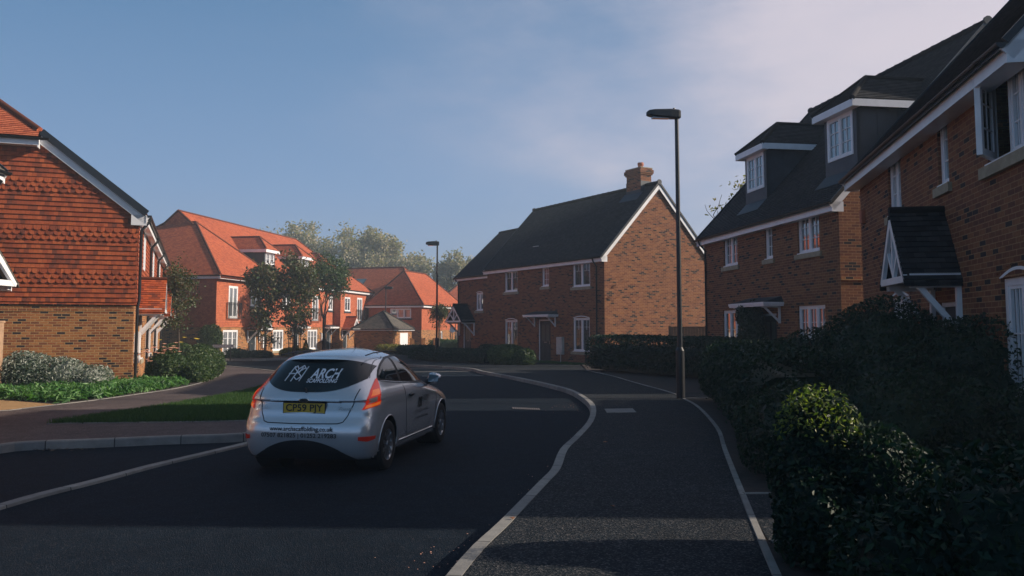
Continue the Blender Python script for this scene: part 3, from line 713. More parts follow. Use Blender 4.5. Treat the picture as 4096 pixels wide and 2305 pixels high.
    for x in (.12, 6.2, 12.5, 18.8):
        downpipe(h, [(x, -.36, ze - .1), (x, -.34, ze - .22), (x, -.13, ze - .5), (x, -.13, 2.6), (x, -.09, 2.4), (x, -.09, 0)], .045)
house_terrace()

# ------------------------------------------------------------------ sunlit red terrace across the junction
def house_red():
    h = empty('terraced_house_row', (-17.2, 48.51, 0), R(80.1), 'sunlit red tile-hung terrace with orange roof and small dormers', 'terrace')
    L, D, z0, tp = 24.6, 9.6, 5.12, .86; ZB, ZT = 1.83, 4.84; xb, yb = 17.75, -.6
    T = TF('front'); TB = TF('front', y0=yb)
    jul = [(1.35, 2.45, 2.35, 4.3), (13.6, 14.75, 2.3, 4.2)]; up = [(4.1, 5.5, 3.15, 4.3), (8.6, 9.9, 3.15, 4.3), (16.75, 17.55, 3.15, 4.3)]
    gw = [(.9, 2.7, .2, 1.66), (7.4, 9.0, .25, 1.66), (13.0, 14.8, .2, 1.66)]; ds = [(4.15, 5.1, .0, 1.66), (10.55, 11.5, .0, 1.62), (16.5, 17.45, .0, 1.66)]
    bj = [(21.4, 22.6, 2.35, 4.3)]; bu = [(18.6, 19.8, 3.12, 4.25)]; bg = [(21.05, 22.7, .15, 1.64)]; bd = [(18.5, 19.4, .0, 1.64)]
    m = MB(); wall(m, T, 0, xb, -.1, ZB, gw + ds); wall(m, TB, xb, L, -.1, ZB, bg + bd)
    for TT_, a, b in ((TF('left', 0, D), 0, D), (TF('left', xb, 0), 0, -yb)): wall(m, TT_, a, b, -.1, ZB)
    wall(m, lambda u, v, d=0: Vector((L + d, u, v)), yb, D, -.1, ZB)
    wall(m, TF('back', L, D), 0, L, -.1, ZT); m.build('wall', 'brick_gold', h)
    o = .04; t = MB(); sh = lambda F: (lambda u, v, d=0: F(u, v, d + o))
    wall(t, sh(T), -o, xb, ZB, ZT, jul + up, courses=.1); wall(t, sh(TB), xb - o, L + o, ZB, ZT, bj + bu, courses=.1)
    wall(t, sh(TF('left', 0, D)), 0, D + o, ZB, ZT, courses=.1); wall(t, sh(TF('left', xb, 0)), 0, -yb + o, ZB, ZT, courses=.1); wall(t, lambda u, v, d=0: Vector((L + d + o, u, v)), yb, D, ZB, ZT, courses=.1)
    t.face([T(-o, ZB, o), T(xb, ZB, o), T(xb, ZB, 0), T(0, ZB, 0)]); t.face([TB(xb, ZB, o), TB(L + o, ZB, o), TB(L, ZB, 0), TB(xb, ZB, 0)])
    t.build('tile_cladding', 'tile_hung_pale', h)
    # main roof with bell-cast foot
    hip_roof(h, 3.9, L, 0, D, z0, tp, .3, inset=(.002, 3.7), sides='fbr')
    hip_roof(h, 0, 7.6, -.12, 9.6, z0 - .0, tp + .03, .3, axis='y', sides='l', inset=(4.1, 4.1))
    hip_roof(h, xb, L, yb, 7.6, z0 - .02, tp + .0, .3, axis='y', sides='flr')
    g = MB(); zt = lambda y: z0 + tp * y
    rz = lambda y: z0 + tp * y
    dormer(h, 7.55, .78, .42, 6.0, 6.8, rz, 'roof_red', tpr=.9, bars=(2, 2)); dormer(h, 13.2, .78, .42, 6.0, 6.8, rz, 'roof_red', tpr=.9, bars=(2, 2))
    To, TBo = sh(T), sh(TB)
    for q in jul: window(h, To, q, 2, bars=(1, 1), sill=False, rec=0, glass='glass_net', name='balcony_door', fw=.1); railing(h, T, q[0] - .2, q[1] + .2, q[2] - .03, q[2] + .95)
    for q in bj: window(h, TBo, q, 2, bars=(1, 1), sill=False, rec=0, glass='glass_net', name='balcony_door', fw=.1); railing(h, TB, q[0] - .2, q[1] + .2, q[2] - .03, q[2] + .95)
    for q in up: window(h, To, q, 2, bars=(2, 3), style='top', rec=0, sill='lead', glass='glass')
    for q in bu: window(h, TBo, q, 2, bars=(2, 3), style='top', rec=0, sill='lead', glass='glass')
    for q in gw: window(h, T, q, 3, bars=(2, 3), style='top', fw=.09, rec=.04, glass='glass_net')
    for q in bg: window(h, TB, q, 3, bars=(2, 3), style='top', fw=.09, rec=.04, glass='glass_net')
    for q in ds: door(h, T, q, glz=False)
    for q in bd: door(h, TB, q, glz=False)
    gable_porch(h, 4.62, .8, 0, .85, 1.72, 2.62, 'roof_red'); gable_porch(h, 18.95, .8, yb, .85, 1.72, 2.62, 'roof_red')
    flat_canopy(h, 10.1, 12.2, 0, .6, 1.85); flat_canopy(h, 15.9, 17.7, 0, .6, 1.85)
    bx = MB(); bx.box(5.75, 6.2, -.12, -.002, .5, 1.3); bx.build('meter_box', 'white_paint', h); bx = MB(); bx.box(16.0 - .6, 16.0 - .1, -.1, -.002, .8, 1.4); bx.build('meter_box', 'white_paint', h)
    downpipe(h, [(16.05, -.35, 4.7), (16.05, -.12, 4.4), (16.05, -.12, 0)], .04); downpipe(h, [(L - .1, yb - .35, 4.7), (L - .1, yb - .1, 4.4), (L - .1, yb - .1, 0)], .04)
house_red()

# ------------------------------------------------------------------ red house and garage beyond
def house_far():
    h = empty('red_house', (-7.57, 70., 0), R(73), 'red tile-hung house with a roof window, behind the small garage', 'house')
    z0, tp = 4.05, 1.1; ZB, ZT = 1.62, 3.8; D, L = 4.9, 9.5
    T, TL = TF('front'), TF('left', 0, D)
    uw = (1.0, 2.9 - .1, 2.65, 3.45); lw = (1.9 - .7, 2.8, .75, 1.45)
    hf = [(4.3, 4.8, .6, 1.5), (8.2, 9.0, .3, 1.5)]
    m = MB(); wall(m, T, 0, L, -.1, ZB, hf); wall(m, TL, 0, D, -.1, ZB, [(D - 2.9 + 1.75, D - .95, .72, 1.45)]); m.box(1.2, 9.4, D - .05, 17, -.1, ZB); wall(m, TF('right', L), 0, D, -.1, ZB); m.build('wall', 'brick_gold', h)
    t = MB(); wall(t, T, 0, L, ZB, ZT, courses=.1); wall(t, TL, 0, D, ZB, ZT, [(2.05, 3.95, 2.6, 3.42)], courses=.1); wall(t, TF('right', L), 0, D, ZB, ZT, courses=.1); t.box(1.17, 9.4, D - .03, 17.03, ZB, ZT)
    t.build('tile_cladding', 'tile_hung_pale', h)
    window(h, TL, (2.05, 3.95, 2.6, 3.42), 3, bars=(1, 1), rec=0, glass='glass_net', sill='lead'); window(h, TL, (D - 2.9 + 1.75, D - .95, .72, 1.45), 2, bars=(1, 1), rec=.03, glass='glass_net')
    for q in hf: window(h, T, q, 1, bars=(1, 1))
    hip_roof(h, 0, L, 0, D, z0, tp, .3, inset=(2.1, 3.2)); hip_roof(h, 1.2, 9.4, 1.0, 17, z0, .80, .3, axis='y', sides='l', inset=(3.4, 3.4))
    x = 3.2; zz = z0 + .80 * (x - 1.2); s = MB()
    def S(u, v, d=0): n = Vector((-.80, 0, 1)).normalized(); b = Vector((1, 0, .80)).normalized(); return Vector((x, 8.2 - u, zz)) + b * v + n * (.03 + d)
    s.box(-.02, 1.12, -.02, .04, -.05, .9, lambda a, b, c_: S(a, c_, b)); rw = s.build('roof_window', 'lead', h)
    s = MB(); s.face([S(.05, .03, .045), S(1.05, .03, .045), S(1.05, .82, .045), S(.05, .82, .045)]); s.build('pane', 'glass_sky', rw)
    downpipe(h, [(3.3, -.3, 3.7), (3.3, -.08, 3.4), (3.3, -.08, 0)], .04); downpipe(h, [(6.6, -.3, 3.7), (6.6, -.08, 3.4), (6.6, -.08, 0)], .04)
house_far()
def house_farthest():
    h = empty('red_house', (-8.6, 92, 0), R(12), 'farthest red-roofed house, half hidden behind the shaded brick house', 'house')
    m = MB(); T = TF('front'); H = [(2.0, 3.2, 2.7, 3.6), (6, 7.2, 2.7, 3.6), (2, 3.4, .7, 1.8)]
    wall(m, T, 0, 11, -.1, 4, H); wall(m, TF('left', 0, 7), 0, 7, -.1, 4); wall(m, TF('right', 11), 0, 7, -.1, 4); wall(m, TF('back', 11, 7), 0, 11, -.1, 4); m.build('wall', 'tile_hung_pale', h)
    hip_roof(h, 0, 11, 0, 7, 4.2, .8, .3)
    for q in H: window(h, T, q, 2, bars=(1, 2), glass='glass_net')
house_farthest()
def garage():
    h = empty('garage', (-8.85, 62.3, 0), R(73), 'small brick garage with a grey hipped roof and white door', 'garage')
    T = TF('front'); L, D = 3.4, 3.2; hd = (1.25, 2.75, .02, 1.42); m = MB()
    wall(m, T, 0, L, -.1, 1.6, [hd]); wall(m, TF('left', 0, D), 0, D, -.1, 1.6); wall(m, TF('right', L), 0, D, -.1, 1.6); wall(m, TF('back', L, D), 0, L, -.1, 1.6); m.build('wall', 'brick_gold', h)
    hip_roof(h, 0, L, 0, D, 1.85, .75, .18, 'roof_slate', fh=.12)
    d = MB(); d.box(hd[0], hd[1], .02, .06, 0, hd[3]); d.box(hd[0] + .7, hd[0] + .8, .0, .02, .6, .75); dd = d.build('door', 'white_paint', h)
garage()
# corner of the nearest left house: eaves and porch just enter the picture
def house_left():
    h = empty('brick_house', (-10.72, 16.9, 0), R(-90), 'house at the left edge of which only a porch and gutter end show', 'house')
    # local x runs towards the camera (right of frame from outside), y into -X... mirrored placement handled by rotation below
    h.rotation_euler.z = R(90); h.location = (-10.72, 8.2, 0)
    L, D = 8.7, 8.0; T = TF('front'); H = [(6.9, 7.9, 3.7, 4.8), (2, 3.2, 3.7, 4.8), (2, 3.4, .7, 2.1)]; dr = (5.5, 6.4, .02, 2.1)
    m = MB(); wall(m, T, 0, L, -.1, 4.95, H + [dr])
    for TT_ in (TF('right', L), TF('left', 0, D)): wall(m, TT_, 0, D, -.1, 4.95); gable_end(m, TT_, D, 4.95, 5.05, .8)
    wall(m, TF('back', L, D), 0, L, -.1, 4.95); m.build('wall', 'brick_gold', h)
    gable_roof(h, 0, L, D, 5.2, .8, ov=.28, mat='roof_slate')
    for q in H: window(h, T, q, 2)
    door(h, T, dr); gable_porch(h, 5.75, .85, 0, 1.82, 2.55, 3.35, 'roof_slate')
    downpipe(h, [(L - .15, -.36, 4.75), (L - .15, -.1, 4.4), (L - .15, -.1, 0)], .045)
house_left()
# ------------------------------------------------------------------ ground
def sheet(name, pts, z, mat, kind='structure'):
    bm = bmesh.new(); vs = [bm.verts.new((x, y, z)) for x, y in pts]; f = bm.faces.new(vs)
    bm.normal_update()
    if f.normal.z < 0: f.normal_flip()
    bmesh.ops.triangulate(bm, faces=[f]); me = bpy.data.meshes.new(name); bm.to_mesh(me); bm.free(); me.materials.append(M[mat])
    o = bpy.data.objects.new(name, me); COL.objects.link(o); o['kind'] = kind; return o
def smooth(pts, n=4):
    P = [Vector((*p, 0)) for p in pts]; out = []
    for i in range(len(P) - 1):
        p0, p1, p2, p3 = P[max(i - 1, 0)], P[i], P[i + 1], P[min(i + 2, len(P) - 1)]
        for k in range(n):
            t = k / n; q = .5 * ((2 * p1) + (p2 - p0) * t + (2 * p0 - 5 * p1 + 4 * p2 - p3) * t * t + (3 * p1 - p0 - 3 * p2 + p3) * t ** 3); out.append((q.x, q.y))
    out.append((P[-1].x, P[-1].y)); return out
def strip(name, pts, z0, z1, w, side=1, mat='kerb_concrete', bev=.02):
    # kerb: face line pts, body extends to the left (side=1) or right of travel direction
    P = [Vector((*p, 0)) for p in pts]; N = []
    for i in range(len(P)):
        d = (P[min(i + 1, len(P) - 1)] - P[max(i - 1, 0)]).normalized(); N.append(Vector((-d.y, d.x, 0)) * side)
    m = MB(); u = 0; prof = [(0, z0), (bev * .4, z1 - bev), (bev, z1), (w, z1), (w, z0)]
    for i in range(len(P) - 1):
        L = (P[i + 1] - P[i]).length
        for (a, za), (b, zb) in zip(prof, prof[1:]):
            q = [P[i] + N[i] * a + Vector((0, 0, za)), P[i + 1] + N[i + 1] * a + Vector((0, 0, za)), P[i + 1] + N[i + 1] * b + Vector((0, 0, zb)), P[i] + N[i] * b + Vector((0, 0, zb))]
            uv = [(u, 1 + a), (u + L, 1 + a), (u + L, 1 + b), (u, 1 + b)]
            if side < 0: q.reverse(); uv.reverse()
            m.face(q, uv)
        u += L
    o = m.build(name, mat); o['kind'] = 'structure'; return o
sheet('ground', [(-420, -60), (420, -60), (420, 420), (-420, 420)], -.03, 'ground')
sheet('road', [(-24, -12), (14, -12), (14, 44), (2, 58), (-2, 92), (-9, 92), (-9.2, 66), (-15.5, 44.6), (-24, 44.6)], 0, 'road_asphalt')
KR = smooth([(-.9, 3.0), (-.4, 6.06), (-.13, 7.27), (.27, 9.14), (.45, 10.01), (.64, 11.57), (.92, 12.91), (1.32, 15.0), (1.60, 17.3), (1.68, 19.35), (1.53, 22.35), (1.11, 24.55), (.53, 26.84), (-.43, 30.09), (-1.2, 32.4), (-1.9, 35), (-4.23, 37.9), (-8.5, 41.5)])
PR = smooth([(1.23, 3.0), (1.80, 6.06), (1.925, 6.72), (2.17, 7.99), (2.86, 11.49), (3.37, 14.01), (3.88, 17.7), (4.0, 19.76), (4.06, 20.97), (3.99, 22.62), (3.83, 24.23), (3.63, 26.65), (3.45, 29.05), (2.9, 33.0)])
zp = .105
strip('kerb', KR, 0, zp + .005, .125, -1)
kin = [(p[0] + .1, p[1]) for p in KR]
sheet('pavement', kin + [(-8.0, 43.6), (-3.5, 49.0), (1.0, 42.5), (3.1, 38.6)] + PR[::-1], zp, 'pavement_asphalt')
strip('edging', PR, 0, zp + .012, .06, -1, bev=.005)
sheet('garden_soil', [(p[0] + .05, p[1]) for p in PR] + [(3.2, 38.6), (20, 38.6), (20, 3)], zp + .002, 'soil')
sheet('driveway', [(4.02, 19.95), (7.4, 20.1), (7.4, 21.3), (4.06, 21.6)], zp + .007, 'pavement_asphalt')
strip('edging', [(4.0, 19.85), (7.5, 19.95)], 0, zp + .014, .06, 1, bev=.005); strip('edging', [(2.3, 8.42), (7.5, 8.6)], 0, zp + .016, .05, 1, bev=.005); strip('edging', [(1.99, 6.6), (7.5, 6.5)], 0, zp + .016, .05, -1, bev=.005); sheet('driveway', [(1.99, 6.62), (7.6, 6.5), (7.6, 8.6), (2.28, 8.42)], zp + .007, 'pavement_asphalt')
sheet('grass_strip', [(-3.9, 50.6), (-4.6, 50.0), (2.6, 38.0), (3.9, 38.2)], zp + .006, 'grass_soil')
KA = smooth([(-16, 9.2), (-11, 9.9), (-8.2, 10.9), (-7.25, 11.75), (-7.0, 12.15), (-6.13, 12.42), (-5.26, 12.76), (-4.2, 13.09), (-3.75, 13.9), (-3.75, 16), (-4.3, 20), (-5.6, 25), (-7.6, 30), (-10.2, 34), (-13.0, 37.3), (-17, 40.2), (-24, 42)])
strip('kerb', KA, 0, zp + .02, .125, 1)
PN = smooth([(-14, 15.4), (-11.5, 16.2), (-10.21, 16.83), (-10.0, 17.46), (-9.8, 18.22), (-9.55, 19.35), (-9.38, 20.85), (-9.2, 22.76), (-9.37, 25.21), (-10.0, 28.5), (-10.9, 31.35), (-13.1, 34.6), (-17, 37.0), (-24, 38.5)])
sheet('footway', [(p[0] - .05, p[1] + .03) for p in KA] + PN[::-1] + [(-16, 15)], zp, 'footway_asphalt')
strip('edging', PN, 0, zp + .012, .05, 1, bev=.005)
sheet('garden_soil', PN + [(-24, 46), (-40, 46), (-40, 14), (-16, 14.8)], zp + .002, 'soil')
sheet('paving', [(-9.83, 18.22), (-10.05, 17.3), (-10.4, 16.75), (-13.5, 16.6), (-14, 18.6), (-12, 19.5)], zp + .008, 'paving_sand')
GR = smooth([(-8.02, 14.55), (-6.4, 14.75), (-4.9, 15.0), (-4.62, 15.6), (-4.75, 18), (-5.4, 22), (-6.5, 25.6), (-7.2, 27)], 3) + smooth([(-7.25, 25.5), (-6.96, 22.76), (-7.01, 20.74), (-7.31, 17.87), (-7.79, 15.64)], 3)
sheet('grass_verge', GR, zp + .012, 'grass_soil')
strip('edging', GR[::-1] + [GR[-1]], 0, zp + .018, .04, -1, bev=.004)
KB = smooth([(-8.5, -11.5), (-7.0, -4.0), (-6.0, 1.5), (-5.35, 5.0), (-5.1, 7.0), (-4.94, 8.22), (-4.85, 8.9), (-4.68, 9.6), (-4.5, 10.6), (-4.3, 11.36), (-3.95, 12.69), (-3.85, 13.3)])
strip('kerb', KB, 0, .032, .125, 1, bev=.008)
# far kerbs and the pale bands of the raised junction table
strip('kerb', [(-24, 44.4), (-16.2, 44.75), (-13.6, 45.0), (-11.8, 47.5), (-9.6, 56), (-8.9, 64), (-8.2, 92)], 0, .12, .13, 1)
sheet('footway', [(-24, 44.5), (-16.2, 44.85), (-13.7, 45.1), (-11.9, 47.55), (-9.7, 56), (-9, 64), (-8.3, 92), (-12, 92), (-13, 60), (-14.5, 47.8), (-24, 46.5)], .108, 'footway_asphalt')
for pts in ([(-3.3, 30.75), (-1.05, 31.05)], [(-4.3, 33.6), (-1.7, 34.3)], [(-6.5, 36.6), (-2.4, 36.2)]): strip('kerb', pts, 0, .012, .10, 1, bev=.003)
def flat(name, pts, z, mat, label, cat, t=.012):
    m = MB(); n = len(pts); top = [(x, y, z + t) for x, y in pts]; m.face(top)
    for i in range(n):
        a, b = pts[i], pts[(i + 1) % n]; m.face([(*a, z), (*b, z), (*b, z + t), (*a, z + t)])
    return tag(m.build(name, mat), label, cat)
flat('manhole_cover', [(1.85, 16.42), (2.44, 16.55), (2.48, 17.36), (1.89, 17.24)], zp + .002, 'kerb_concrete', 'pale rectangular access cover set in the right pavement', 'manhole cover', .006)
dg = MB(); ax, ay = Vector((.60, -.25, 0)), Vector((-.03, .36, 0)); o0 = Vector((.02, 18.3, .004))
for i in range(13):
    a = o0 + ax * (i / 13); b = a + ax * .045; dg.face([a + Vector((0, 0, .008)), b + Vector((0, 0, .008)), b + ay + ax * .03 + Vector((0, 0, .008)), a + ay + ax * .03 + Vector((0, 0, .008))])
for q in (0, .48, .94): a = o0 + ay * q; dg.face([a + Vector((0, 0, .010)), a + ax + Vector((0, 0, .010)), a + ax + ay * .06 + Vector((0, 0, .010)), a + ay * .06 + Vector((0, 0, .010))])
tag(dg.build('drain_grate', 'metal_grate'), 'rusty slotted drain grate in the road by the kerb bend', 'drain grate')

# ------------------------------------------------------------------ leaves
def leaves(name, P, size, mat, parent=None, N=None, flat_=0., var=.35, elong=.5, base=None):
    P = np.asarray(P, float); n = len(P); D = RNG.normal(size=(n, 3))
    if N is not None: D = D * (1 - flat_) + N * flat_ * 1.8
    D /= np.linalg.norm(D, axis=1)[:, None]; U = np.cross(D, RNG.normal(size=(n, 3))); U /= np.linalg.norm(U, axis=1)[:, None] + 1e-9; Wd = np.cross(D, U)
    s = size * (1 + var * RNG.uniform(-1, 1, n))[:, None]
    V = np.empty((n, 4, 3)); V[:, 0] = P - U * s; V[:, 1] = P + Wd * s * elong + D * s * .18; V[:, 2] = P + U * s; V[:, 3] = P - Wd * s * elong + D * s * .18
    V = V.reshape(-1, 3); i = np.arange(n)[:, None] * 4; F = np.concatenate([i + [0, 1, 2], i + [0, 2, 3]], 1).reshape(-1, 3)
    nb = 0
    if base: bv, bf = base; F = np.concatenate([F, np.asarray(bf) + len(V)]); V = np.concatenate([V, np.asarray(bv)])
    me = bpy.data.meshes.new(name); me.vertices.add(len(V)); me.vertices.foreach_set('co', V.astype('f').ravel())
    me.loops.add(F.size); me.loops.foreach_set('vertex_index', F.astype('i').ravel()); me.polygons.add(len(F)); me.polygons.foreach_set('loop_start', np.arange(0, F.size, 3, dtype='i')); me.update(); me.validate()
    me.materials.append(M[mat]); o = bpy.data.objects.new(name, me); COL.objects.link(o)
    if parent: o.parent = parent
    return o
def blob_core(c, r, k=.8, n=10):   # low-poly rough ellipsoid core, as triangles
    V = []; F = []
    for i in range(n + 1):
        for j in range(2 * n):
            th = math.pi * i / n; ph = math.pi * j / n; q = k * (1 + .12 * math.sin(3.1 * ph + 2.3 * i) + random.uniform(-.06, .06))
            V.append((c[0] + r[0] * q * math.sin(th) * math.cos(ph), c[1] + r[1] * q * math.sin(th) * math.sin(ph), c[2] + r[2] * q * math.cos(th)))
    for i in range(n):
        for j in range(2 * n):
            a, b = i * 2 * n + j, i * 2 * n + (j + 1) % (2 * n); F += [(a, a + 2 * n, b), (b, a + 2 * n, b + 2 * n)]
    return V, F
def ell_pts(c, r, n, shell=.25, bumps=7, amp=.18, seed=0, zmin=None):
    g = np.random.default_rng(seed + 11); D = g.normal(size=(n, 3)); D /= np.linalg.norm(D, axis=1)[:, None]
    B = g.normal(size=(bumps, 3)); B /= np.linalg.norm(B, axis=1)[:, None]
    q = 1 + amp * (np.maximum(0, D @ B.T) ** 6).max(1) - amp * .5
    rad = q * (1 - shell * g.uniform(0, 1, n) ** 1.6)
    P = np.array(c) + D * np.array(r) * rad[:, None]
    if zmin is not None: k = P[:, 2] > zmin; P, D = P[k], D[k]
    return P, D
def shrub(name, blobs, n, size, mat, label, cat, z=zp, seed=0, elong=.5, group=None, stems=True, zmin=None, root=None):
    c0 = blobs[0][0]; o = root or empty(name, (c0[0], c0[1], z), 0, label, cat, group); off = np.array([c0[0], c0[1], z])
    A, B, BV, BF = [], [], [], []; vol = sum(b[1][0] * b[1][2] + b[1][1] * b[1][2] for b in blobs)
    for k, (c, r) in enumerate(blobs):
        P, D = ell_pts(c, r, int(n * (r[0] * r[2] + r[1] * r[2]) / vol), seed=seed + k, zmin=z + .03 if zmin is None else zmin); A.append(P - off); B.append(D)
        v, f = blob_core(np.array(c) - off, r, .70); v = [(x, y, max(zz, .0)) for x, y, zz in v]; f = [(a + len(BV), b + len(BV), d + len(BV)) for a, b, d in f]; BV += v; BF += f
    P, D = np.concatenate(A), np.concatenate(B); leaves('foliage', P, size, mat, o, D, .25, elong=elong, base=(BV, BF))
    if stems:
        m = MB()
        for k, (c, r) in enumerate(blobs):
            for i in range(5):
                a = random.uniform(0, 6.28); m.tube([(c[0] - off[0] + math.cos(a) * r[0] * .25, c[1] - off[1] + math.sin(a) * r[1] * .25, 0), (c[0] - off[0] + math.cos(a) * r[0] * .6, c[1] - off[1] + math.sin(a) * r[1] * .6, c[2] - z)], [.018, .008], 5)
        m.build('stem', 'bark', o)['kind'] = 'stuff'
    return o
def hedge(name, line, w, h, n, size, mat, label, z=zp, seed=0, gap=.22, rnd=.25, elong=.5, cat='hedge', hj=.06):
    # hedge along a centre line with rounded clipped section
    g = np.random.default_rng(seed + 5); L = [Vector((*p, 0)) for p in line]; seg = [(b - a).length for a, b in zip(L, L[1:])]; tot = sum(seg)
    o = empty(name, (line[0][0], line[0][1], z), 0, label, cat)
    P, N = [], []
    cum = np.cumsum([0] + seg)
    def at(s):
        i = min(int(np.searchsorted(cum, s, 'right')) - 1, len(seg) - 1); i = max(i, 0); t = (s - cum[i]) / seg[i]; d = (L[i + 1] - L[i]).normalized(); return L[i].lerp(L[i + 1], t), d
    def prof(a):   # a in 0..1 around from one foot over the top to the other; superellipse
        th = math.pi * a; cx, sx = math.cos(th), math.sin(th); e = .38
        return (abs(cx) ** e * (1 if cx > 0 else -1) * w / 2, gap * .5 + (h - gap * .5) * abs(sx) ** e, cx, sx)
    tab_a = np.linspace(0, 1, 121); tp_ = np.array([prof(q)[:2] for q in tab_a]); tl_ = np.concatenate([[0], np.cumsum(np.linalg.norm(np.diff(tp_, axis=0), axis=1))])
    nv = [(g.uniform(.2, 1.2), g.uniform(0, 6.28), g.uniform(1, 5)) for _ in range(6)]
    bump = lambda s, a: sum(.35 * math.sin(k * s * 2 + p + q * a) for k, p, q in nv) / 6 * rnd
    for _ in range(n):
        s = g.uniform(-.0, tot); a = float(np.interp(g.uniform(0, tl_[-1]), tl_, tab_a))
        if g.uniform() < .06: s = g.choice([0, tot]) ; xo = g.uniform(-w / 2, w / 2) * .9; zo = g.uniform(gap, h * .97); p, d = at(s); e = d * (1 if s > 0 else -1) * abs(g.normal()) * .07; q = p + Vector((-d.y, d.x, 0)) * xo + e; P.append((q.x, q.y, zo)); N.append((d.x, d.y, 0)); continue
        p, d = at(s); x, zz, cx, sx = prof(a); sc = 1 + bump(s, a * 3) + g.normal() * hj - .04
        side = Vector((-d.y, d.x, 0)); q = p + side * x * sc; P.append((q.x, q.y, zz * (1 + (sc - 1) * .6))); N.append((side.x * cx, side.y * cx, sx))
    off = np.array([line[0][0], line[0][1], 0]); P = np.array(P) - off; N = np.array(N)
    BV, BF = [], []; ns = max(3, int(tot / .5)); na = 9
    for i in range(ns + 1):
        p, d = at(tot * min(max(i / ns, .02), .98)); side = Vector((-d.y, d.x, 0))
        for j in range(na + 1):
            x, zz, cx, sx = prof(j / na); kk = .76 + random.uniform(-.03, .03); q = p + side * x * kk; BV.append((q.x - off[0], q.y - off[1], zz * kk))
    for i in range(ns):
        for j in range(na): a = i * (na + 1) + j; b = a + na + 1; BF += [(a, b, a + 1), (a + 1, b, b + 1)]
    for e in (0, ns): b0 = e * (na + 1); BF += [(b0, b0 + j, b0 + j + 1) for j in range(1, na)]
    leaves('foliage', P, size, mat, o, N, .3, elong=elong, base=(BV, BF))
    m = MB(); s = .3
    while s < tot:
        p, d = at(s); side = Vector((-d.y, d.x, 0))
        for k in range(2):
            b = p + side * random.uniform(-w * .3, w * .3) - Vector(off); m.tube([(b.x, b.y, 0), (b.x + random.uniform(-.1, .1), b.y + random.uniform(-.1, .1), gap + .3)], [.02, .012], 5)
        s += .45
    m.build('stem', 'bark', o)['kind'] = 'stuff'; return o
def tree(name, x, y, h, cr, cz, mat, label, cat='tree', group=None, n=5000, size=.07, tr=.05, seed=0, z=.0, stems=1, sparse=0., fork=None, levels=3, elong=.5, clump=.35, spread=.9, tiers=1.):
    rnd = random.Random(seed); o = empty(name, (x, y, z), rnd.uniform(0, 6), label, cat, group); m = MB(); tips = []
    fork = fork or max(.3, cz - cr[2] * .75)
    def br(p, d, L, r, lv):
        pts = [p]; q = p; dd = d.copy(); k = 4
        for i in range(k):
            dd = (dd + Vector((rnd.gauss(0, .13), rnd.gauss(0, .13), .05 + rnd.gauss(0, .05)))).normalized(); q = q + dd * (L / k); pts.append(q)
        m.tube(pts, [r * (1 - .5 * i / k) for i in range(k + 1)], 6 if lv else 8, cap=False)
        if lv >= levels: tips.append((q, r)); tips.append((pts[2], r)); return
        nb = 3 if lv < 2 else 3
        for i in range(nb):
            a = rnd.uniform(0, 6.28) + i * 2.1; t = pts[rnd.randint(2, k)] if i else q
            s = dd.cross(Vector((math.cos(a), math.sin(a), .3))).normalized(); nd = (dd + s * rnd.uniform(.45, .9) * spread).normalized()
            # keep limbs inside the crown ellipsoid
            e = Vector(((t.x + nd.x * L * .6) / cr[0], (t.y + nd.y * L * .6) / cr[1], (t.z + nd.z * L * .6 - cz) / cr[2]))
            if e.length > 1.: nd = (nd - Vector((t.x / cr[0] ** 2, t.y / cr[1] ** 2, (t.z - cz) / cr[2] ** 2)) * .6).normalized()
            br(t, nd, L * rnd.uniform(.6, .8), r * .55, lv + 1)
    m.tube([(0, 0, 0), (rnd.gauss(0, .02), rnd.gauss(0, .02), fork * .5), (0, 0, fork)], [tr * 1.15, tr, tr * .85], 9, cap=False)
    for i in range(4 if stems == 1 else stems):
        a = i * 1.6 + rnd.uniform(0, .6); br(Vector((0, 0, fork * .98)), Vector((math.cos(a) * .38 * spread, math.sin(a) * .38 * spread, 1)).normalized(), (cz + cr[2] - fork) * .42, tr * .6, 1)
    m.build('trunk', 'bark', o)
    g = np.random.default_rng(seed + 3); C = []
    for t, r in tips: C.append(t)
    ne = max(10, int(len(tips) * .8)); 
    E, _ = ell_pts((0, 0, cz), cr, ne, shell=.55, seed=seed, amp=.3); C += [Vector(e) for e in E]
    C = np.array([tuple(c) for c in C]); ins = (((C - [0, 0, cz]) / np.array(cr)) ** 2).sum(1) < 1.35; C = C[ins]
    if sparse: C = C[g.uniform(size=len(C)) > sparse]
    w = g.gamma(1.3, 1, len(C)); w /= w.sum(); idx = g.choice(len(C), n, p=w); sg = clump * np.array(cr).mean() * .42
    P = C[idx] + g.normal(size=(n, 3)) * [sg, sg, sg * .75]
    leaves('crown', P, size, mat, o, elong=elong)
    return o

# hedges and shrubs, right side
hedge('hedge', [(4.75, 30.4), (6.0, 28.6), (6.9, 27.2)], 1.5, 1.42, 1, .04, 'leaf_hedge', '') if False else None
hedge('hedge', [(3.55, 33.2), (5.0, 30.2), (6.9, 26.4)], 1.6, 1.36, 15000, .05, 'leaf_hedge', 'clipped dark box hedge in front of the sunlit blank gable', seed=1, hj=.03)
hedge('hedge', [(7.0, 31.2), (7.2, 19.6)], 1.3, 1.28, 16000, .05, 'leaf_hedge', 'clipped hedge along the front of the two-dormer house', seed=2, hj=.03)
hedge('hedge', [(5.15, 19.4), (4.85, 17.0), (4.25, 13.6), (3.85, 11.2)], 1.5, 1.30, 27000, .035, 'leaf_hedge', 'long dark hedge beside the pavement, starting behind the near lamp post', seed=3)
shrub('shrub', [((6.1, 17.2, .85), (1.1, 1.4, .85)), ((6.6, 15.2, 1.05), (1., 1.3, 1.0))], 14000, .04, 'leaf_hedge', 'dark loose shrub between the hedge and the sunlit brick corner', 'shrub', seed=4)
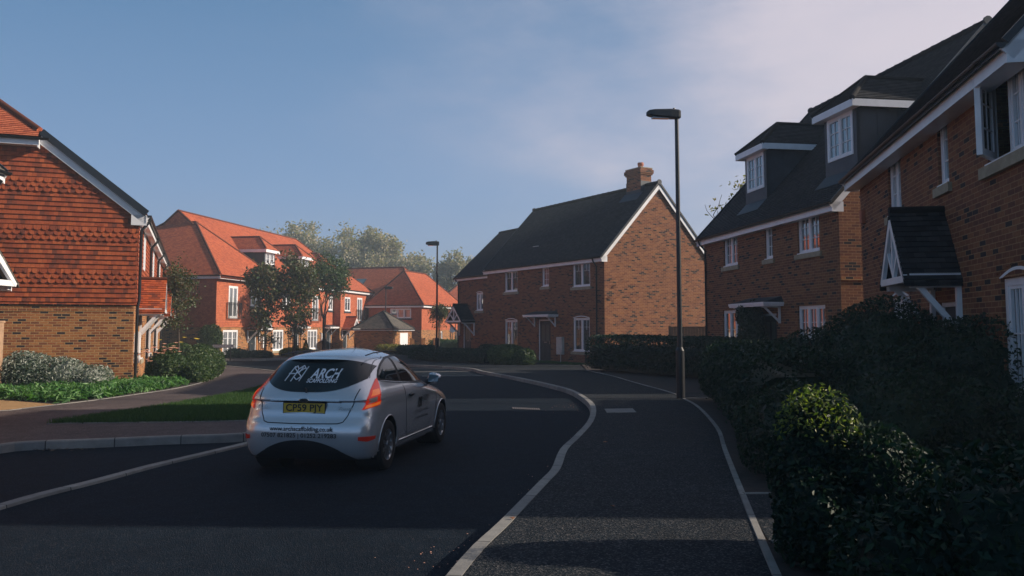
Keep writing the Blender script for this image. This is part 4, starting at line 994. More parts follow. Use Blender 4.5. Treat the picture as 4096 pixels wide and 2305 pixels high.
shrub('shrub', [((5.6, 12.6, 1.15), (1.15, 1.2, 1.02)), ((6.3, 11.3, 1.05), (1.1, 1.2, .95)), ((4.9, 11.2, .8), (.9, 1.1, .8))], 30000, .032, 'leaf_hedge', 'large dark rounded shrub in front of the timber porch', 'shrub', seed=5)
shrub('shrub', [((7.0, 9.9, .75), (.9, 1.0, .8)), ((5.9, 9.0, .6), (1.1, 1.0, .65))], 16000, .03, 'leaf_hedge', 'dark shrub at the right edge below the arched window', 'shrub', seed=6)
shrub('shrub', [((2.28, 6.3, .66), (.39, .42, .60)), ((2.62, 6.05, .52), (.40, .42, .52)), ((2.15, 6.0, .35), (.30, .45, .45))], 15000, .026, 'leaf_laurel', 'rounded bush with a sunlit yellow-green top beside the pavement', 'shrub', seed=7)
tw = MB()
shrub('shrub', [((3.0, 4.6, .42), (1.0, .85, .72)), ((4.3, 4.5, .45), (1.1, .9, .66)), ((2.2, 4.75, .3), (.40, .6, .5))], 20000, .034, 'leaf_laurel', 'glossy dark laurel bush nearest the camera at the bottom right', 'shrub', seed=8, elong=.42)
shrub('shrub', [((3.2, 9.5, .5), (.65, .85, .62)), ((4.2, 9.4, .6), (.9, .7, .7)), ((5.0, 9.3, .6), (.6, .6, .6))], 18000, .028, 'leaf_hedge', 'low dark shrub filling the bed between the long hedge and the sun-topped bush', 'shrub', seed=9)
# brighter leaves over the near bush top, sunlight put into their colour
g = np.random.default_rng(3)
def sun_tint_leaves(parent, c, r, n, s, mat='leaf_sun_tint'):
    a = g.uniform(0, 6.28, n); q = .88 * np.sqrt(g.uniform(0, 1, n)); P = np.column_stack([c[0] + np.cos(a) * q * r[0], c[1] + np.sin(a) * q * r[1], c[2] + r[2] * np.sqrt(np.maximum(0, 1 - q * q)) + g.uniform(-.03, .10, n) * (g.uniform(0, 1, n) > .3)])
    leaves('sun_tint_leaves', P, s, mat, parent, None, 0, elong=.4)['kind'] = 'stuff'
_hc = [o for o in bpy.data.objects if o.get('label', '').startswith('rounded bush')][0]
sun_tint_leaves(_hc, (0, 0, .56), (.36, .40, .58), 750, .022)
# climbing plant round the door of the dormer house
shrub('climbing_plant', [((7.35, 25.6, 1.3), (.45, .62, 1.25)), ((7.3, 25.9, 2.15), (.4, .5, .45))], 5000, .05, 'leaf_hedge', 'dark climbing plant over the doorway of the dormer house', 'plant', seed=10)
# in front of the chimney house
hedge('hedge', [(-4.9, 43.6), (-3.4, 42.1), (-.9, 39.6)], 1.3, .62, 9000, .05, 'leaf_hedge', 'low dark hedge in front of the low wing of the chimney house', seed=12, gap=.1)
shrub('shrub', [((-.15, 38.6, .45), (1.05, .9, .62)), ((.55, 38.2, .4), (.6, .6, .5))], 8000, .05, 'leaf_tree_green', 'round green bush at the end of the low hedge before the front door', 'shrub', seed=13)
shrub('shrub', [((-1.0, 41.0, .3), (.9, .8, .7))], 3500, .06, 'leaf_hedge', 'dark bush under the lower left shuttered window', 'shrub', seed=33)
# left
shrub('silver_shrub', [((-12.2, 22.9, .42), (.8, .7, .58)), ((-13.1, 22.7, .5), (.8, .7, .66)), ((-14.4, 22.4, .5), (.9, .8, .68)), ((-11.5, 23.0, .32), (.55, .6, .46))], 15000, .048, 'leaf_grey', 'silver-leaved bush against the golden brick gable', 'shrub', seed=14, elong=.3)
shrub('rose_bush', [((-10.65, 26.0, .45), (.72, .7, .58)), ((-10.0, 26.7, .42), (.66, .7, .56)), ((-10.4, 28.0, .5), (.8, .8, .6)), ((-9.75, 25.9, .32), (.45, .5, .42))], 15000, .04, 'leaf_tree_green', 'green rose bush with pale pink flowers at the corner of the left terrace', 'shrub', seed=15)
def blooms(o_name, centre, spread, n, r, mat, parent):
    m = MB()
    for _ in range(n):
        c = Vector((random.gauss(centre[0], spread[0]), random.gauss(centre[1], spread[1]), random.gauss(centre[2], spread[2])))
        for k in range(7):
            a = k * .9; d = Vector((math.cos(a), math.sin(a), .5)) * r * (.5 if k > 4 else 1); e = Vector((-math.sin(a), math.cos(a), .2)) * r * .6
            m.face([c, c + d - e, c + d * 1.2, c + d + e])
    return m.build(o_name, mat, parent)
rb = bpy.data.objects['rose_bush']
blooms('flowers', (.0, -.25, .98), (.28, .22, .08), 26, .055, 'petal', rb); blooms('flowers', (-.4, -.5, .75), (.12, .15, .10), 6, .05, 'petal', rb)
shrub('shrub', [((-12.6, 33.9, .5), (.9, .9, .6)), ((-13.8, 34.6, .55), (.9, .9, .65))], 9000, .06, 'leaf_tree_green', 'dark planting behind the rose bush with yellow flowers', 'shrub', seed=16)
blooms('flowers', (-.3, -.8, .95), (.5, .3, .15), 6, .07, 'petal_yellow', [o for o in bpy.data.objects if o.name.startswith('shrub')][-1])
def tall_shrub(x, y, h, label, seed): return shrub('shrub', [((x, y, h * .5), (.7, .6, h * .5)), ((x + .3, y, h * .62), (.5, .5, h * .36))], 5000, .065, 'leaf_tree_green', label, 'shrub', seed=seed, elong=.25)
tall_shrub(-16.6, 45.9, 2.0, 'tall dark willowy shrub at the corner of the sunlit red terrace', 17)
for i, (x, y, s, mt, lb) in enumerate([(-15.3, 46.6, .5, 'leaf_hedge', 'low dark shrub under the first ground-floor window of the sunlit terrace'), (-14.2, 47.2, .42, 'leaf_hedge', 'low shrub left of the first front door of the sunlit terrace'), (-13.1, 49.6, .5, 'leaf_yellow', 'yellow-flowering shrub beside the first front door of the sunlit terrace'), (-12.5, 50.6, .42, 'leaf_hedge', 'small dark shrub right of the yellow-flowering one')]):
    shrub('shrub', [((x, y, s * .6), (.75, .6, s * .7))], 1500, .06, mt, lb, 'shrub', seed=40 + i, z=.1)
for i, (x, y, lb) in enumerate([(-12.3, 47.6, 'left of two golden topiary cones in grey pots before the sunlit terrace'), (-11.85, 48.2, 'right of two golden topiary cones in grey pots before the sunlit terrace')]):
    o = empty('potted_conifer', (x, y, .1), 0, lb, 'potted plant', 'potted conifers before the sunlit terrace')
    m = MB(); m.tube([(0, 0, 0), (0, 0, .42), (0, 0, .44)], [.13, .18, .15], 12); m.build('pot', 'lead', o)
    P = []; 
    for _ in range(900):
        zz = g.uniform(0, 1) ** 1.4; a = g.uniform(0, 6.28); r = .19 * (1 - zz) + .02; P.append((math.cos(a) * r, math.sin(a) * r, .42 + zz * .55))
    leaves('foliage', P, .035, 'leaf_yellow', o)
hedge('planting_bed', [(-9.3, 62.0), (-8.2, 59.0), (-6.0, 56.5)], 1.6, .42, 4000, .07, 'leaf_yellow', 'sunlit green planting in front of the red house', cat='shrub', seed=20, gap=.05, hj=.14)
hedge('planting_bed', [(-6.0, 66), (-4.2, 64.0), (-3.0, 63.0)], 1.6, .7, 4000, .07, 'leaf_tree_green', 'green planting at the foot of the farthest lamp post by the red house', cat='shrub', seed=21, gap=.05, hj=.14)
hedge('hedge', [(-6.6, 51.5), (-4.8, 49.8), (-4.6, 47.0)], 1.3, .60, 6000, .06, 'leaf_hedge', 'low dark hedge beside the middle lamp post', seed=22, gap=.08)
# ground cover on the left and grass
def in_poly(P, poly):
    x, y = P[:, 0], P[:, 1]; c = np.zeros(len(P), bool); n = len(poly)
    for i in range(n):
        (x0, y0), (x1, y1) = poly[i], poly[i - 1]; k = ((y0 > y) != (y1 > y)) & (x < (x1 - x0) * (y - y0) / (y1 - y0 + 1e-12) + x0); c ^= k
    return c
def scatter(poly, n, seed):
    a = np.array(poly); lo, hi = a.min(0), a.max(0); g = np.random.default_rng(seed); P = g.uniform(lo, hi, (n * 3, 2)); P = P[in_poly(P, poly)][:n]; return P, g
GC = [(-9.9, 18.5), (-9.6, 20.0), (-9.42, 22.0), (-9.35, 24.5), (-10.6, 25.0), (-12.5, 24.4), (-17, 22.5), (-16, 19.7), (-12.0, 19.6)]
P2, g2 = scatter(GC, 11000, 5); hh = .10 + .09 * np.sin(P2[:, 0] * 3.1) * np.sin(P2[:, 1] * 2.7) + .05
Pz = np.column_stack([P2, zp + g2.uniform(0.02, 1, len(P2)) * hh + .03]); NN = np.tile([0, 0, 1.], (len(P2), 1))
tag(leaves('ground_cover', Pz, .11, 'leaf_ground', None, NN, .3, elong=.22), kind='stuff')
P2, g2 = scatter([(-13.8, 16.2), (-10.9, 16.6), (-10.35, 16.75), (-10.5, 16.1), (-12, 15.6), (-14, 15)], 1200, 9)
tag(leaves('ground_cover', np.column_stack([P2, zp + g2.uniform(.0, .08, len(P2))]), .05, 'leaf_ground', None, None, 0, elong=.25), kind='stuff')
def blades(name, poly, n, h, w, mat, seed, z):
    P2, g = scatter(poly, n, seed); n = len(P2); a = g.uniform(0, 6.28, n); d = np.column_stack([np.cos(a), np.sin(a), np.zeros(n)]) * w; ln = np.column_stack([g.normal(0, .35, n), g.normal(0, .35, n), np.ones(n)]) * (h * g.uniform(.5, 1.2, n))[:, None]
    B = np.column_stack([P2, np.full(n, z)]); V = np.stack([B - d, B + d, B + ln], 1).reshape(-1, 3); F = np.arange(3 * n).reshape(-1, 3)
    me = bpy.data.meshes.new(name); me.vertices.add(3 * n); me.vertices.foreach_set('co', V.astype('f').ravel()); me.loops.add(3 * n); me.loops.foreach_set('vertex_index', F.astype('i').ravel()); me.polygons.add(n); me.polygons.foreach_set('loop_start', np.arange(0, 3 * n, 3, dtype='i')); me.update()
    me.materials.append(M[mat]); o = bpy.data.objects.new(name, me); COL.objects.link(o); o['kind'] = 'stuff'; return o
blades('grass', GR, 60000, .085, .009, 'leaf_grass', 3, zp + .01)
blades('grass', [(-3.9, 50.6), (-4.6, 50.0), (2.6, 38.0), (3.9, 38.2)], 9000, .08, .02, 'leaf_grass', 4, zp + .005)
# scattered litter of the season on road and pavement
def litter(name, pts, s, mat, label, seed):
    g = np.random.default_rng(seed)
    return leaves(name, pts, s, mat, None, np.tile([0, 0, 1.], (len(pts), 1)), .8, elong=.6)
g = np.random.default_rng(12)
L1 = [(-.62 + g.normal(0, .22), 6.45 + g.normal(0, .35), .012) for _ in range(30)] + [(1.25 + g.normal(0, .25), 18.8 + g.normal(0, .7), .012) for _ in range(60)] + [(.35 - abs(g.normal(0, .1)) + (y - 9.5) * .19, y, .012) for y in g.uniform(7.5, 15, 60)]
tag(leaves('leaf_litter', L1, .008, 'petal', None, np.tile([0, 0, 1.], (len(L1), 1)), .8, elong=.7), kind='stuff')
L2 = [(-6.6 + g.normal(0, .35), 12.2 + g.normal(0, .06), .015) for _ in range(30)]
tag(leaves('leaf_litter', L2, .03, 'bark', None, np.tile([0, 0, 1.], (len(L2), 1)), .8, elong=.7), kind='stuff')
for i, (x, y, z, s, lb) in enumerate([(.93, 7.85, zp + .01, .035, 'single orange fallen leaf on the dark pavement'), (-.0, 7.33, zp + .015, .028, 'small orange fallen leaf lying on the kerb'), (1.35, 12.2, zp + .01, .03, 'faint brown fallen leaf in the middle of the pavement')]):
    tag(leaves('fallen_leaf', [(0, 0, 0), (.012, .01, .004), (-.012, .012, .003)], s, 'dead_leaf', None, np.tile([0, 0, 1.], (3, 1)), .8, elong=.5), lb, 'leaf').location = (x, y, z)

# trees
tree('young_tree', -13.86, 47.0, 5.4, (.80, .8, 2.3), 3.3, 'leaf_tree', 'left of two young trees in iron guards before the sunlit terrace', group='young street trees', n=5600, size=.095, seed=31, z=.1, tr=.06, clump=.42)
tree('young_tree', -12.3, 47.4, 5.8, (.85, .8, 2.4), 3.4, 'leaf_tree', 'right of two young trees in iron guards before the sunlit terrace', group='young street trees', n=5600, size=.095, seed=32, z=.1, tr=.06, clump=.42)
tree('young_tree', -11.85, 52.6, 6.45, (1.4, 1.3, 1.5), 4.85, 'leaf_tree_green', 'young round-headed tree with bare pale stem, right of the guarded pair', group='young street trees', n=5200, size=.085, seed=33, z=.1, tr=.08, fork=2.2, clump=.42)
tree('young_tree', -13.35, 33.5, 4.5, (.62, .6, 1.5), 3.0, 'leaf_tree', 'slim young tree at the end of the left tile-hung terrace', group='young street trees', n=3200, size=.06, seed=34, z=.1, tr=.04, clump=.42)
tree('young_tree', -5.4, 62.0, 3.2, (.85, .8, .9), 2.75, 'leaf_tree', 'small round-headed tree behind the middle lamp post', group='young street trees', n=2200, size=.075, seed=35, z=.0, tr=.06, fork=1.7, clump=.42)
def guard(x, y, lb):
    m = MB(); r = .34
    for k in range(4): a = k * math.pi / 2 + .6; m.tube([(r * math.cos(a), r * math.sin(a), 0), (r * math.cos(a), r * math.sin(a), 1.55)], .014, 5)
    for k in range(8): a = k * math.pi / 4 + .2; m.tube([(r * math.cos(a), r * math.sin(a), .1), (r * math.cos(a), r * math.sin(a), 1.5)], .008, 4)
    for zz in (.15, .8, 1.5): m.tube([(r * math.cos(a), r * math.sin(a), zz) for a in [i * math.pi / 8 for i in range(17)]], .014, 4)
    o = m.build('tree_guard', 'iron', None, (x, y, .1)); tag(o, lb, 'tree guard', 'iron tree guards')
guard(-13.86, 47.0, 'iron guard around the left of the paired young trees'); guard(-12.3, 47.4, 'iron guard around the right of the paired young trees')
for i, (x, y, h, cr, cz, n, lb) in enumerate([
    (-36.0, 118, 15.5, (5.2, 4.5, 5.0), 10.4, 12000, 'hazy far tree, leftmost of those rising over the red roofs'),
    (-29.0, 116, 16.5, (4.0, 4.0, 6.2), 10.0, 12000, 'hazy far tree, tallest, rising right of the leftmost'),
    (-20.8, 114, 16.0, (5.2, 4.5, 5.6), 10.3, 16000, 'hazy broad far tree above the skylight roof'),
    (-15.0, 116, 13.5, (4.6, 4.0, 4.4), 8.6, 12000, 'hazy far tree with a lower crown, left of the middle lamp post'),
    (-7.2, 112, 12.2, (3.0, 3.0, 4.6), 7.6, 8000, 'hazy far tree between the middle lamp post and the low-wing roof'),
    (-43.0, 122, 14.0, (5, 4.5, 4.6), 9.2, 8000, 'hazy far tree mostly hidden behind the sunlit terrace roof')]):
    tree('far_tree', x, y, h, cr, cz, 'leaf_autumn_haze', lb, group='misty trees beyond the houses', n=n, size=.23, seed=60 + i, tr=.35, clump=.30, fork=max(2.5, cz - cr[2] * .8))
hedge('far_wood', [(-60, 140), (-10, 140), (30, 132), (70, 120)], 10, 6.5, 26000, .38, 'leaf_autumn_haze', 'low misty woodland closing the view beyond the houses', z=0, seed=70, gap=.1, cat='wood', hj=.12)
tree('tree', 10.6, 36.5, 8.3, (1.7, 1.6, 2.6), 6.0, 'leaf_yellow', 'sparse tree showing above the far end of the dormer house', n=1500, size=.085, seed=80, tr=.1, sparse=.45, clump=.30)
shrub('shrub', [((14.5, 47.5, 2.1), (1.4, 1.4, 2.4))], 4000, .12, 'leaf_yellow', 'sunlit yellow-green shrub seen through the gap between the chimney house and dormer house', 'shrub', seed=81)
# fence
def fence():
    o = empty('wooden_fence', (7.0, 36.9, 0), R(-8), 'brown close-boarded wooden fence between the chimney house and dormer house', 'fence'); m = MB()
    for i in range(24): m.box(i * .12, i * .12 + .11, -.01, .012 + (.004 if i % 2 else 0), 0, 1.78)
    m.box(0, 2.9, -.02, .03, 1.78, 1.83); m.build('board_panel', 'wood', o)
    for x in (-.1, 1.45, 2.9): p = MB(); p.box(x, x + .1, -.05, .05, 0, 1.85); p.build('post', 'wood_light' if x > 2 else 'wood', o)
fence()
for i, (x, y) in enumerate([(-7.05, 59.2), (-6.35, 59.8), (-5.55, 60.6)]):
    m = MB(); m.box(-.13, .13, -.13, .13, 0, 1.0); m.box(-.15, .15, -.15, .15, 1.0, 1.05); o = m.build('wall_pier', 'brick_gold', None, (x, y, 0), .3); tag(o, 'brick pier of the boundary by the red house, ' + ('nearest the garage', 'middle of the three', 'rightmost of the three')[i], 'brick pier', 'brick piers by the red house')
m = MB(); m.box(-.14, .14, -.1, .1, 0, 1.8); m.box(-.16, .16, -.12, .12, 1.8, 1.85); o = m.build('fence_post', 'wood_light', None, (-13.55, 22.0, .1)); tag(o, 'pale wooden fence post at the left edge beside the silver bush', 'fence post')
m = MB(); m.beam((0, 0, 0), (0, 0, .01), .01, .01); m = MB()
for k in range(8): m.box(-.3 + k * .0, .0 - k * .035, -.05, .05, k * .08, k * .08 + .08)
# lamp posts
def lamp(x, y, h, label, r=.055, arm=.62, dr=(-1, -.1), z=zp):
    o = empty('street_lamp', (x, y, z), math.atan2(dr[1], dr[0]), label, 'street lamp', 'black street lamps'); H = h - z
    m = MB(); m.tube([(0, 0, 0), (0, 0, 1.12)], r * 1.75, 14); m.tube([(0, 0, 1.12), (0, 0, 1.2)], [r * 1.75, r * 1.05], 14); m.tube([(0, 0, 1.2), (0, 0, H - .05)], [r * 1.02, r * .8], 14); m.build('post', 'iron', o)
    m = MB(); m.box(-.03, .03, -r * 1.78, -r * 1.6, .3, .8); m.build('access_door', 'black_plastic', o)
    m = MB(); w = .115; n = 10
    ring = lambda x, ww, z0, z1: [(x, -ww, z0 + .03), (x, -ww * .8, z0), (x, ww * .8, z0), (x, ww, z0 + .03), (x, ww, z1 - .03), (x, ww * .7, z1), (x, -ww * .7, z1), (x, -ww, z1 - .03)]
    R_ = [ring(-.09, w * .6, H - .20, H - .02), ring(-.04, w * .75, H - .215, H + .0), ring(.16, w * .95, H - .215, H + .01), ring(arm * .75, w, H - .19, H - .01), ring(arm * .93, w * .8, H - .165, H - .03), ring(arm, w * .4, H - .15, H - .07)]
    m.grid([[Vector(p) for p in r_] for r_ in R_], closed=True); m.face(R_[0][::-1]); m.face(R_[-1]); hd = m.build('lamp_head', 'black_plastic', o)
    for p in hd.data.polygons: p.use_smooth = False
    m = MB(); m.box(.2, arm * .82, -w * .62, w * .62, H - .225, H - .19); m.build('lens', 'glass', hd)
    m = MB(); m.tube([(.06, 0, H + .0), (.06, 0, H + .045)], [.035, .028], 10); m.build('photocell', 'black_plastic', hd)
    return o
lamp(3.98, 19.86, 7.02, 'tall black street lamp on the right pavement, nearest of the lamps', .058, .74)
lamp(-3.77, 41.95, 6.13, 'slender black street lamp in front of the low-wing roof, middle of the street', .05, .58, (-1, -.05))
lamp(-9.75, 64.5, 4.98, 'thin black street lamp against the small garage roof', .045, .55, (1, .0), 0)
lamp(-5.0, 74.0, 3.9 - .3, 'farthest tiny street lamp beside the shaded porch', .04, .4, (1, .1), 0)
# round sign on its post near the far lamp
o = empty('round_sign', (-4.82, 68.0, 0), 0, 'small round white sign on a post beside the red house', 'sign'); m = MB(); m.tube([(0, 0, 0), (0, 0, 1.9)], .03, 6); m.build('post', 'iron', o)
m = MB(); m.tube([(0, -.04, 1.65), (0, -.06, 1.65)], .24, 20); m.build('sign_disc', 'sign_white', o)
HAZE, SKY, SUNE = .0024, .05, 5.0
# ------------------------------------------------------------------ lettering
def text_mesh(txt, size, shear=0., bold=0.):
    cu = bpy.data.curves.new('t', 'FONT'); cu.body = txt; cu.size = size; cu.shear = shear; cu.offset = bold; cu.align_x = 'CENTER'; cu.align_y = 'CENTER'; cu.resolution_u = 3
    o = bpy.data.objects.new('t', cu); COL.objects.link(o); dg = bpy.context.evaluated_depsgraph_get(); me = bpy.data.meshes.new_from_object(o.evaluated_get(dg))
    V = [v.co.copy() for v in me.vertices]; F = [list(p.vertices) for p in me.polygons]; bpy.data.objects.remove(o); bpy.data.meshes.remove(me); return V, F
def lettering(name, txt, size, fn, mat, parent, width=None, **kw):
    V, F = text_mesh(txt, size, **kw)
    if width: xs = [v.x for v in V]; k = width / (max(xs) - min(xs)); V = [Vector((v.x * k, v.y, 0)) for v in V]
    me = bpy.data.meshes.new(name); me.from_pydata([tuple(fn(v.x, v.y)) for v in V], [], F); me.materials.append(M[mat]); o = bpy.data.objects.new(name, me); COL.objects.link(o); o.parent = parent; return o
# street name sign
o = empty('street_name_sign', (-15.0, 43.6, 0), R(2), 'low white street name sign on two posts before the sunlit terrace', 'sign')
m = MB(); m.box(-.55, .55, -.015, .015, .76, .90); pl = m.build('sign_plate', 'sign_white', o)
m = MB(); m.box(-.57, .57, -.012, .012, .745, .76); m.box(-.57, .57, -.012, .012, .90, .915); m.build('frame', 'iron', o)
for x in (-.35, .35): m = MB(); m.box(x - .03, x + .03, .016, .06, 0, .9); m.build('post', 'iron', o)
lettering('lettering', 'KEEPSAKE CLOSE', .12, lambda x, y: (x, -.018, .83 + y), 'ink', pl, width=1.0)

# ------------------------------------------------------------------ the car
def carpaint():
    t = NT('car_paint'); o = t.obj(); n = t.noise(900, 2, .5, o)
    c = t.ramp(n, [(.3, (.62, .635, .67)), (.7, (.74, .75, .78))])
    t.bsdf(c, .24, .55, spec=.5, coat=.9, Coat__Roughness=.04); M['car_paint'] = t.m
carpaint()
plain('tyre', (.012, .012, .014), .85, nscale=30); plain('alloy', (.50, .51, .54), .28, .9); plain('chrome', (.7, .72, .75), .12, 1.); plain('dark_trim', (.010, .012, .016), .5)
plain('plate_yellow', (.62, .40, .035), .45); plain('underbody', (.006, .006, .008), .9)
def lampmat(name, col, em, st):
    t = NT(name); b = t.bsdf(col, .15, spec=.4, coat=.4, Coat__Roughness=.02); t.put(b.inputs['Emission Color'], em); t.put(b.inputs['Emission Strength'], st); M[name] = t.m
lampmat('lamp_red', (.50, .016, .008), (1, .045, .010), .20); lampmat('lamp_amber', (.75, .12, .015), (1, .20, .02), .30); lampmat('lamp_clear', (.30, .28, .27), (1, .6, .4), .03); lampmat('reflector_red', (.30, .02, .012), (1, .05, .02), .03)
t = NT('car_glass'); n = t.noise(1.2, 2, .5, t.obj()); c = t.ramp(n, [(.42, (.008, .013, .016)), (.62, (.02, .033, .038))]); t.bsdf(c, .03, spec=.5); M['car_glass'] = t.m
def pl_(tab, z):   # smooth interpolation (monotone-ish cubic) of table
    zs = [a for a, b in tab]
    if z <= zs[0]: return tab[0][1]
    if z >= zs[-1]: return tab[-1][1]
    i = max(k for k in range(len(zs) - 1) if zs[k] <= z); x0, y0 = tab[i]; x1, y1 = tab[i + 1]
    def sl(k):
        if k <= 0 or k >= len(tab) - 1: a, b = max(k - 1, 0), min(k + 1, len(tab) - 1); return (tab[b][1] - tab[a][1]) / (tab[b][0] - tab[a][0]) * (1 if a != b else 0)
        s0 = (tab[k][1] - tab[k - 1][1]) / (tab[k][0] - tab[k - 1][0]); s1 = (tab[k + 1][1] - tab[k][1]) / (tab[k + 1][0] - tab[k][0]); return 0 if s0 * s1 <= 0 else 2 * s0 * s1 / (s0 + s1)
    h = x1 - x0; t = (z - x0) / h; m0, m1 = sl(i), sl(i + 1)
    return (2 * t ** 3 - 3 * t * t + 1) * y0 + (t ** 3 - 2 * t * t + t) * h * m0 + (-2 * t ** 3 + 3 * t * t) * y1 + (t ** 3 - t * t) * h * m1
YR = [(.20, .10), (.28, .05), (.40, .012), (.52, .0), (.62, .02), (.66, .05), (.70, .07), (.76, .082), (.84, .118), (.870, .124), (.885, .080), (.93, .095), (1.0, .14), (1.06, .19), (1.20, .31), (1.34, .44), (1.38, .47), (1.42, .60), (1.455, .90), (1.475, 1.3), (1.485, 1.6)]
YF = [(.20, 3.80), (.35, 3.92), (.5, 3.95), (.62, 3.92), (.72, 3.82), (.82, 3.60), (.90, 3.25), (.95, 3.0), (1.0, 2.86), (1.2, 2.45), (1.35, 2.14), (1.41, 1.98), (1.455, 1.82), (1.475, 1.75), (1.485, 1.7)]
WD = [(.20, .79), (.30, .82), (.45, .838), (.60, .845), (.72, .848), (.82, .843), (.90, .832), (.96, .815), (1.0, .79), (1.06, .762), (1.2, .705), (1.30, .648), (1.35, .60), (1.39, .535), (1.42, .465), (1.445, .37), (1.465, .25), (1.478, .13), (1.485, .02)]
LR = [(.2, .42), (.5, .50), (.8, .55), (.95, .62), (1.1, .70), (1.38, .72), (1.455, .6), (1.485, .1)]
LFt = [(.2, .75), (.6, .8), (.9, 1.2), (1.1, .85), (1.38, .7), (1.455, .5), (1.485, .1)]
NX = [(.2, 4.0), (.7, 3.7), (1.0, 3.1), (1.4, 2.6), (1.485, 2.)]
def outline(z):
    return pl_(YR, z), pl_(YF, z), pl_(WD, z), pl_(LR, z), pl_(LFt, z), pl_(NX, z)
def yrear(x, z):
    yR, yF, W, L, Lf, n = outline(z); q = min(abs(x) / W, .9999); return yR + L * (1 - (1 - q ** n) ** (1 / n))
def xside(y, z, s=1):
    yR, yF, W, L, Lf, n = outline(z)
    if y < yR + L: c = max(0, min(1, (yR + L - y) / L)); return s * W * (1 - c ** n) ** (1 / n)
    if y > yF - Lf: c = max(0, min(1, (y - (yF - Lf)) / Lf)); return s * W * (1 - c ** n) ** (1 / n)
    return s * W
def bodypt(a, z):
    # a in [0,1] from rear centre along the right side to front centre
    yR, yF, W, L, Lf, n = outline(z)
    if a < .34: t = a / .34 * math.pi / 2; return Vector((W * math.sin(t) ** (2 / n), yR + L * (1 - max(math.cos(t), 0) ** (2 / n)), z))
    if a > .7: t = (1 - a) / .3 * math.pi / 2; return Vector((W * math.sin(t) ** (2 / n), yF - Lf * (1 - max(math.cos(t), 0) ** (2 / n)), z))
    return Vector((W, yR + L + (yF - Lf - yR - L) * (a - .34) / .36, z))
car = empty('car', (-2.50, 10.0, 0), R(-10.5), 'silver three-door hatchback with lettered rear window, driving away along the road', 'car')
def body():
    zs = [.20, .24, .28, .34, .40, .46, .52, .57, .62, .65, .68, .71, .74, .76, .79, .82, .84, .86, .87, .8775, .885, .90, .93, .96, 1.0, 1.03, 1.06, 1.12, 1.2, 1.27, 1.34, 1.36, 1.38, 1.40, 1.42, 1.44, 1.455, 1.465, 1.475, 1.482]
    m = MB(); A = [i / 48 for i in range(49)]; rows = []
    for z in zs:
        r = [bodypt(a, z) for a in A]; rows.append(r + [Vector((-p.x, p.y, p.z)) for p in r[-2:0:-1]])
    m.grid(rows, closed=True); m.sm = [True] * len(m.f); m.smooth = False
    n = len(rows[0])
    m.v.append((0, 1.9, .20)); m.v.append((0, 1.65, 1.487)); c0, c1 = len(m.v) - 2, len(m.v) - 1; last = (len(rows) - 1) * n
    for j in range(n):
        m.f.append([c0, (j + 1) % n, j]); m.uv += [(0, 0)] * 3; m.mi.append(0); m.sm.append(True)
        m.f.append([c1, last + j, last + (j + 1) % n]); m.uv += [(0, 0)] * 3; m.mi.append(0); m.sm.append(True)
    b = m.build('body', ['car_paint', 'underbody'], car)
    bm = bmesh.new(); bm.from_mesh(b.data); bmesh.ops.remove_doubles(bm, verts=bm.verts, dist=1e-5); bmesh.ops.recalc_face_normals(bm, faces=bm.faces); bm.to_mesh(b.data); bm.free()
    # wheel arches: cut the skin along a 20-sided outline, then line the hole
    bm = bmesh.new(); bm.from_mesh(b.data); r = .345; zc = .325; K = 20
    for y in (.74, 3.23):
        for k in range(K):
            a = 2 * math.pi * k / K; n_ = Vector((0, math.cos(a), math.sin(a))); co = Vector((0, y, zc)) + n_ * r * math.cos(math.pi / K)
            fs = [f for f in bm.faces if abs(f.calc_center_median().x) > .4 and (f.calc_center_median().yz - Vector((y, zc))).length < .52]
            ge = set(fs); 
            for f in fs: ge.update(f.edges); ge.update(f.verts)
            bmesh.ops.bisect_plane(bm, geom=list(ge), plane_co=co, plane_no=n_, dist=1e-5)
        dl = []
        for f in bm.faces:
            c_ = f.calc_center_median()
            if abs(c_.x) < .45: continue
            q = c_.yz - Vector((y, zc))
            if all(q.dot(Vector((math.cos(2 * math.pi * k / K), math.sin(2 * math.pi * k / K)))) < r * math.cos(math.pi / K) + 1e-4 for k in range(K)): dl.append(f)
        bmesh.ops.delete(bm, geom=dl, context='FACES')
    bm.to_mesh(b.data); bm.free()
    for y in (.74, 3.23):
        for s in (-1, 1):
            l = MB(); A2 = [math.pi * 2 * (k + .5) / 20 for k in range(21)]
            def xo(t):
                z = max(.21, zc + r * math.sin(t)); return xside(y + r * math.cos(t), z, s)
            l.grid([[Vector((s * .5, y + r * math.cos(t), zc + r * math.sin(t))) for t in A2], [Vector((xo(t), y + r * math.cos(t), zc + r * math.sin(t))) for t in A2]])
            l.face([(s * .5, y + r * math.cos(t), zc + r * math.sin(t)) for t in A2[:-1]]); l.build('wheel_arch', 'underbody', b)
            lp = MB(); lp.tube([Vector((xo(t), y + r * math.cos(t), zc + r * math.sin(t))) for t in A2 if zc + r * math.sin(t) > .2], .008, 6); lp.build('arch_lip', 'car_paint', b)
    return b
bd = body()
